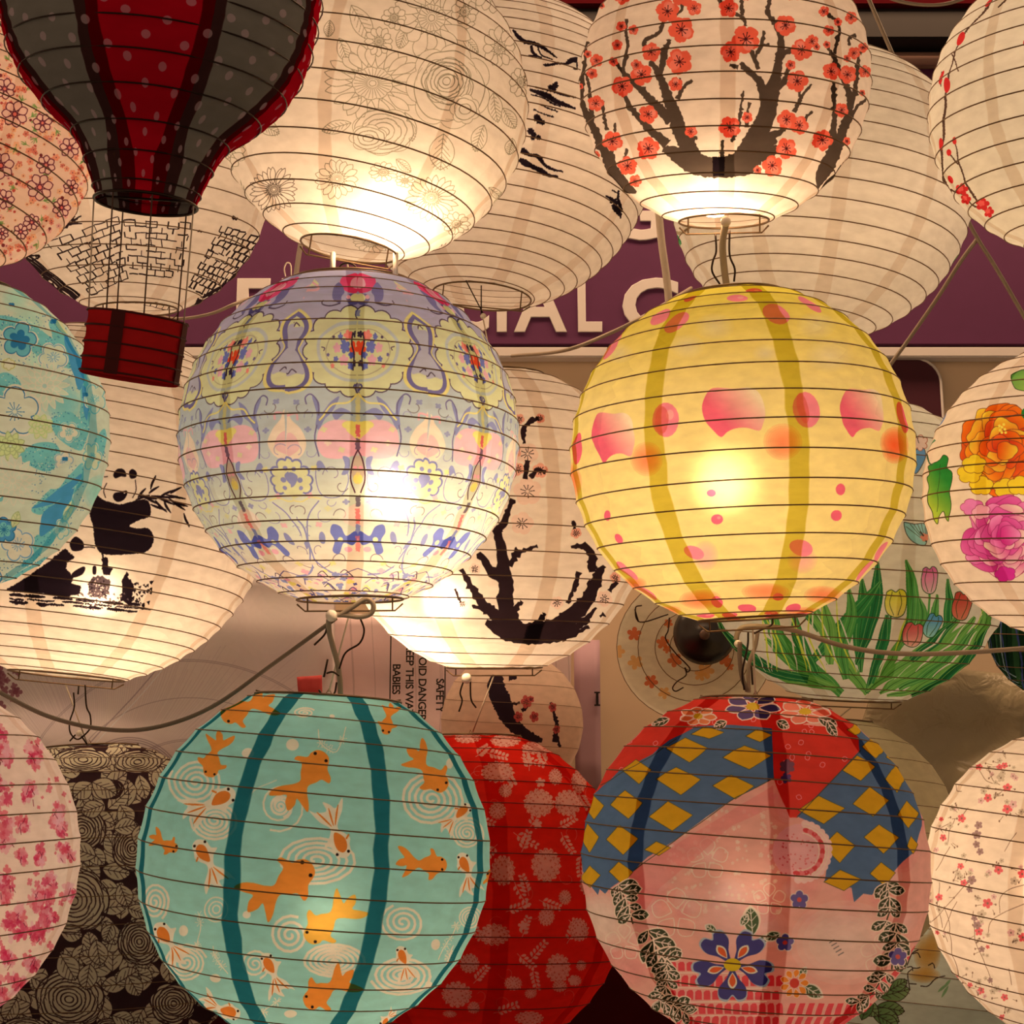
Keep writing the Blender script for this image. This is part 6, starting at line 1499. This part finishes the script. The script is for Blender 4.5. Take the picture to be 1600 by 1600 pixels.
# basket under it
bt, bb = at(211, 494, BD + .01), at(202, 592, BD + .01)
bz = (bt - bb).normalized(); byv = (FWD - bz * FWD.dot(bz)).normalized(); bxv = byv.cross(bz)
Tl = Matrix.Rotation(math.radians(3), 3, byv); bz = Tl @ bz; bxv = Tl @ bxv
Mb = Matrix.Translation(bb) @ Matrix((bxv, byv, bz)).transposed().to_4x4()
h = (bt - bb).length; rt, rb = 78 * k, 77 * k
pf = []
for i in range(17):
    u = i / 16; pf.append((rt * (1 - u) + rb * u - .0016 * abs(math.sin(u * math.pi * 4)), h * (1 - u)))
pf += [(rb - .002, -.001), (rb * .78, .002), (rb * .76, .006)]
v, f = lathe(pf, 48)
def in_root(Mx, v): 
    R_ = np.array(root.matrix_world.inverted() @ Mx); return np.asarray(v) @ R_[:3, :3].T + R_[:3, 3]
bpy.context.view_layer.update()
def basket_art():
    C = Canvas(ink(176, 30, 34), 512, 128, True); C.a[:, 150:205] *= .4; C.a[:, 278:330] *= .45; C.a[:, 20:60] *= .45; C.a[:, 400:450] *= .45; return C
uvb = []
for i in range(len(pf)):
    for j in range(48): uvb.append((j / 48, 1 - i / len(pf)))
bk = mesh_obj('basket', in_root(Mb, v), f, paper_mat('basket paper', color=(.42, .016, .02, 1), thin=.25, lobe=0), root, True)
v, f = lathe([(rb * .77, .004), (rb * .5, .008), (0, .009)], 32); o = mesh_obj('basket_floor', in_root(Mb, v), f, plain_mat('pale basket floor', (.5, .3, .25, 1), .8), root); 
vv = []
for u in (0.02, .26, .52, .76, .97):
    r = (rt * (1 - u) + rb * u) * 1.004; v, f = tube(np.column_stack([r * np.cos(t), r * np.sin(t), np.full(48, h * (1 - u))]), .0009, 4, True); mesh_obj('basket_rib', in_root(Mb, v), f, plain_mat('dark red rib', (.05, .004, .005, 1), .7) if u < .03 else bpy.data.materials['dark red rib'], root)
for azb in (-100, -8, 82, 172):
    a = math.radians(azb); r = rt * 1.0 + .0003
    P = []
    for u in (0.0, .5, 1.0):
        for w in (-.14, .14): P.append(((rt * (1 - u) + rb * u + .0006) * math.sin(a + w), -(rt * (1 - u) + rb * u + .0006) * math.cos(a + w), h * (1 - u)))
    vb = np.array(P); vb2 = vb * np.array((1.006, 1.006, 1))
    mesh_obj('basket_band', in_root(Mb, np.vstack([vb, vb2])), [(0, 1, 3, 2), (2, 3, 5, 4), (6, 8, 9, 7), (8, 10, 11, 9), (0, 2, 8, 6), (2, 4, 10, 8), (1, 7, 9, 3), (3, 9, 11, 5)], bpy.data.materials.get('basket band') or plain_mat('basket band', (.06, .002, .004, 1), .8), root, False)
for azs in (-80, -25, 20, 80, 140, -140):
    a = math.radians(azs); p0 = np.array([[79 * k * math.sin(a), -79 * k * math.cos(a), 0]]); p1 = in_root(Mb, [(rt * .98 * math.sin(a), -rt * .98 * math.cos(a), h)])
    v, f = tube([p0[0], (p0[0] + p1[0]) / 2, p1[0]], .0007, 5); mesh_obj('string', v, f, M_STRING if azs in (-80, 80) else plain_mat('dark string', (.09, .05, .04, 1), .8), root)

# ---------------------------------------------------------------- cords, hooks and strings
def cable(name, label, pts, r, mat, cat='cord', smooth=True, extra=()):
    P = [np.array(on_wall(q[0], q[1], YW - .036) if q[2] == 'w' else at(*q)) for q in pts]
    P = spline(P, 8) if smooth else np.array(P)
    o = P[0]
    v, f = tube(P, r, 6); root = mesh_obj(name, v - o, f, mat); root.location = o; tag(root, label, cat)
    for nm, vf, mt in extra: mesh_obj(nm, vf[0] - o, vf[1], mt, root)
    return root
def blob(px, py, d, r, sq=(1, 1, 1)): return ball(tuple(at(px, py, d)), r, 12, 8, sq)

cable('power_cord', 'grey cord sagging left from the knot under the ornate lantern', [(-40, 1058, 1.95), (0, 1082, 1.93), (75, 1119, 1.9), (160, 1139, 1.88), (240, 1137, 1.86), (330, 1105, 1.84), (430, 1035, 1.81), (525, 966, 1.78)], .0027, M_CORD_D)
cable('power_cord', 'pale cord looped under the ornate lantern and dropping to the goldfish lantern', [(530, 962, 1.77), (552, 948, 1.77), (572, 936, 1.77), (583, 944, 1.77), (580, 958, 1.77), (562, 964, 1.77), (535, 961, 1.77), (516, 964, 1.77), (514, 985, 1.775), (520, 1010, 1.78), (527, 1035, 1.785), (531, 1062, 1.79), (532, 1088, 1.795)], .0031, M_CORD,
      extra=[('plug_knot', blob(518, 962, 1.768, .0068), M_KNOT)])
cable('power_cord', 'brown cord running right from under the peach lantern past the tulips', [(1150, 1000, 1.83), (1153, 988, 1.83), (1163, 980, 1.83), (1190, 979, 1.83), (1240, 985, 1.86), (1320, 1010, 1.92), (1400, 1021, 1.96), (1500, 1020, 2.0), (1640, 1010, 2.05)], .0031, M_CORD,
      extra=[('plug_knot', blob(1153, 1006, 1.82, .0045), M_KNOT)])
cable('power_cord', 'doubled cord dropping from under the peach lantern to the diamond band lantern', [(1156, 1003, 1.81), (1156, 1030, 1.81), (1160, 1060, 1.81), (1168, 1080, 1.81)], .0028, M_CORD_D, extra=[('second_strand', tube(spline([np.array(at(*q)) for q in [(1184, 986, 1.82), (1180, 1010, 1.82), (1170, 1040, 1.82), (1170, 1082, 1.82)]], 6), .0024, 6), M_CORD)])
cable('power_cord', 'grey cord from under the cherry tree lantern to the peach lantern', [(1134, 348, 1.76), (1129, 380, 1.77), (1131, 415, 1.78), (1135, 445, 1.79)], .0040, M_CORD, extra=[('plug_knot', blob(1134, 346, 1.75, .006), M_KNOT)])
cable('power_cord', 'pale cord from the ceiling passing behind the plain cream lantern and down right', [(1300, -130, 2.62), (1345, -30, 2.62), (1397, 90, 2.62), (1455, 218, 2.62), (1515, 350, 2.62), (1560, 425, 2.62), (1620, 530, 2.62), (1700, 680, 2.68)], .0036, M_CORD)
cable('power_cord', 'pale slack cord arcing under the ceiling at the upper right', [(1330, -40, 2.5), (1390, -3, 2.5), (1450, 8, 2.5), (1500, 0, 2.5), (1560, -30, 2.5)], .003, M_CORD)
cable('power_cord', 'tan cord slanting down left from behind the plain cream lantern', [(1528, 372, 2.62), (1500, 410, 2.65), (1465, 465, 2.7), (1420, 530, 2.75), (1360, 615, 2.8), (1300, 720, 'w')], .0036, M_CORD)
cable('power_cord', 'faint tan cord behind the peach lantern crossing the purple sign', [(1080, 450, 'w'), (1010, 492, 2.9), (950, 522, 2.9), (880, 548, 2.9), (800, 556, 'w')], .0036, M_CORD)
cable('power_cord', 'tan cord running from the basket to the ornate lantern over the sign', [(200, 480, 'w'), (240, 492, 2.7), (280, 498, 2.7), (330, 490, 2.7), (380, 470, 2.7), (470, 440, 'w')], .003, M_CORD)
cable('hanging_tape', 'pale twisted tape hanging behind the cherry tree lantern beside the letter C', [(1028, 320, 2.5), (1034, 380, 2.5), (1041, 430, 2.5), (1046, 480, 2.5)], .0065, M_STRING)
cable('hanging_string', 'thin pale string hanging before the safety bag left of the hooks', [(479, 960, 2.9), (479, 1010, 2.9), (480, 1090, 2.9)], .0016, M_STRING)
cable('hanging_tape', 'short pale tape over the top rim of the ornate lantern', [(470, 380, 2.0), (466, 405, 2.0), (461, 440, 2.0)], .0036, M_STRING)
cable('wire_loop', 'small wire loop standing on the rim of the ornate lantern', [(446, 432, 1.79), (444, 420, 1.79), (448, 411, 1.79), (454, 414, 1.79), (455, 430, 1.79)], .0009, M_STRING)

def hook(label, strands, d, extra=(), r=.0012):
    parts = []
    for s_ in strands: parts.append(tube(spline([np.array(at(x, y, d)) for x, y in s_], 6), r, 5))
    o = np.array(at(strands[0][0][0], strands[0][0][1], d)); v, f = join(parts)
    root = mesh_obj('wire_hook', v - o, f, M_WIRE); root.location = o; tag(root, label, 'hook')
    for nm, vf, mt in extra: mesh_obj(nm, vf[0] - o, vf[1], mt, root)
hook('open lyre-shaped wire hook between the cherry tree and peach lanterns', [[(1118, 366), (1119, 393), (1114, 408), (1113, 425), (1126, 446)], [(1140, 360), (1140, 398), (1148, 420), (1147, 440)]], 1.785)
hook('bulb-shaped wire hook under the panda lantern', [[(115, 1082), (116, 1105), (109, 1128), (110, 1145), (120, 1155), (130, 1150), (141, 1137), (141, 1118), (135, 1103), (133, 1070)], [(123, 1072), (122, 1085)], [(109, 1158), (118, 1148)], [(127, 1150), (136, 1163)]], 2.2, [('bead', blob(124, 1146, 2.195, .0045), M_KNOT)])
hook('bent wire hanger pieces beside the cord above the goldfish lantern', [[(511, 972), (508, 990), (491, 1008)], [(563, 966), (569, 985), (562, 1005), (540, 1020), (530, 1045)], [(512, 1030), (506, 1058)], [(510, 1052), (520, 1050), (530, 1056)], [(498, 1078), (510, 1092), (522, 1084), (526, 1066)]], 1.775)
hook('wire hook hanging from the lamp dish behind the peach lantern', [[(1046, 965), (1044, 985), (1040, 998), (1055, 1020), (1070, 1035), (1078, 1045), (1074, 1050), (1070, 1043), (1072, 1055), (1058, 1065), (1051, 1075), (1056, 1080), (1068, 1074)], [(1003, 946), (993, 950), (1000, 972), (1044, 960)], [(992, 952), (998, 972)]], 2.66)
hook('thin kinked wire hook under the plum branch lantern', [[(725, 1062), (719, 1082), (722, 1095), (717, 1112)], [(735, 1062), (736, 1092), (744, 1106)]], 2.25, [('bead', blob(729, 1060, 2.24, .0075), M_KNOT)], .0013)
hook('dark wire hook crossing the cord knot over the diamond band lantern', [[(1169, 988), (1168, 1010), (1160, 1050), (1163, 1078)], [(1207, 966), (1206, 976), (1190, 984), (1178, 990)], [(1174, 1040), (1176, 1070)]], 1.80)
hook('short wires in the mouth of the mountain ink lantern', [[(728, 438), (756, 492)], [(752, 446), (752, 492)]], 2.1, [('bead', blob(755, 494, 2.095, .004), M_KNOT)], .0009)
hook('curled wire on the rim between floral and ornate lanterns', [[(530, 426), (532, 415), (542, 411), (553, 414), (558, 422)]], 1.77)
for q, lb in (((520, 1), 'left'), ((618, 1), 'right')):
    a, b = at(q[0], 396, 1.76), at(q[0], 428, 1.78); vf = box(tuple((a + b) / 2), (.006, .003, (a - b).length), .001)
    o = mesh_obj('hanging_tab', vf[0] - np.array(b), vf[1], M_KNOT); o.location = b; tag(o, 'white plastic tab under the ' + lb + ' side of the floral lantern rim', 'tab')

# suspension strings: each lantern hangs from the one above, the topmost from the ceiling
def hang(a, b, label, top=None):
    L1 = LN[a][0]; p1 = L1.world((0, 0.012, L1.R * math.cos(math.radians(19))))
    if b: L0 = LN[b][0]; p0 = L0.world((0, 0.012, -L0.R * math.cos(math.radians(18)) - .012))
    else: p0 = Vector((p1.x, p1.y, 3.8))
    v, f = tube([p1, p1.lerp(p0, .5), p0], .0011, 5); o = mesh_obj('hanging_string', v - np.array(p1), f, M_STRING); o.location = p1; tag(o, label, 'string')
for a, b, lb in (('B', 'A', 'string between the floral and ornate lanterns'), ('C', 'B', 'string holding the goldfish lantern under the ornate one'), ('E', 'D', 'string holding the peach lantern under the cherry tree lantern'), ('F', 'E', 'string holding the diamond band lantern under the peach lantern'),
                 ('T', 'P', 'string holding the black rose lantern under the panda lantern'), ('P', 'M', 'string holding the panda lantern under the brick wall lantern'), ('Q', 'N', 'string between the mountain ink and plum branch lanterns'), ('U', 'Q', 'string between plum branch and red carnation lanterns'),
                 ('R', 'O', 'string between the plain cream and tulip lanterns'), ('V', 'R', 'string between the tulip and plain tan lanterns')): hang(a, b, lb)
for a, lb in (('A', 'floral'), ('D', 'cherry tree'), ('G', 'red bud'), ('M', 'brick wall'), ('N', 'mountain ink'), ('O', 'plain cream'), ('J', 'daisy')): hang(a, None, 'string from the ceiling down to the %s lantern' % lb)

for key, top in (('Z', LN['Z'][0].world((0, 0, LN['Z'][0].R * math.cos(math.radians(19))))), ('X', Lx.world((0, 0, Lx.R * .95)))):
    e = Vector((top.x, YW, top.z + .05)); v, f = join([tube([top, top.lerp(e, .5) + Vector((0, 0, .015)), e], .0012, 5), ball(tuple(e), .005, 10, 6)])
    o = mesh_obj('wall_hook', v - np.array(top), f, M_WIRE); o.location = top; tag(o, 'wire from the back wall holding the ' + ('bagged plum lantern' if key == 'Z' else 'folded maple leaf lantern'), 'hook')
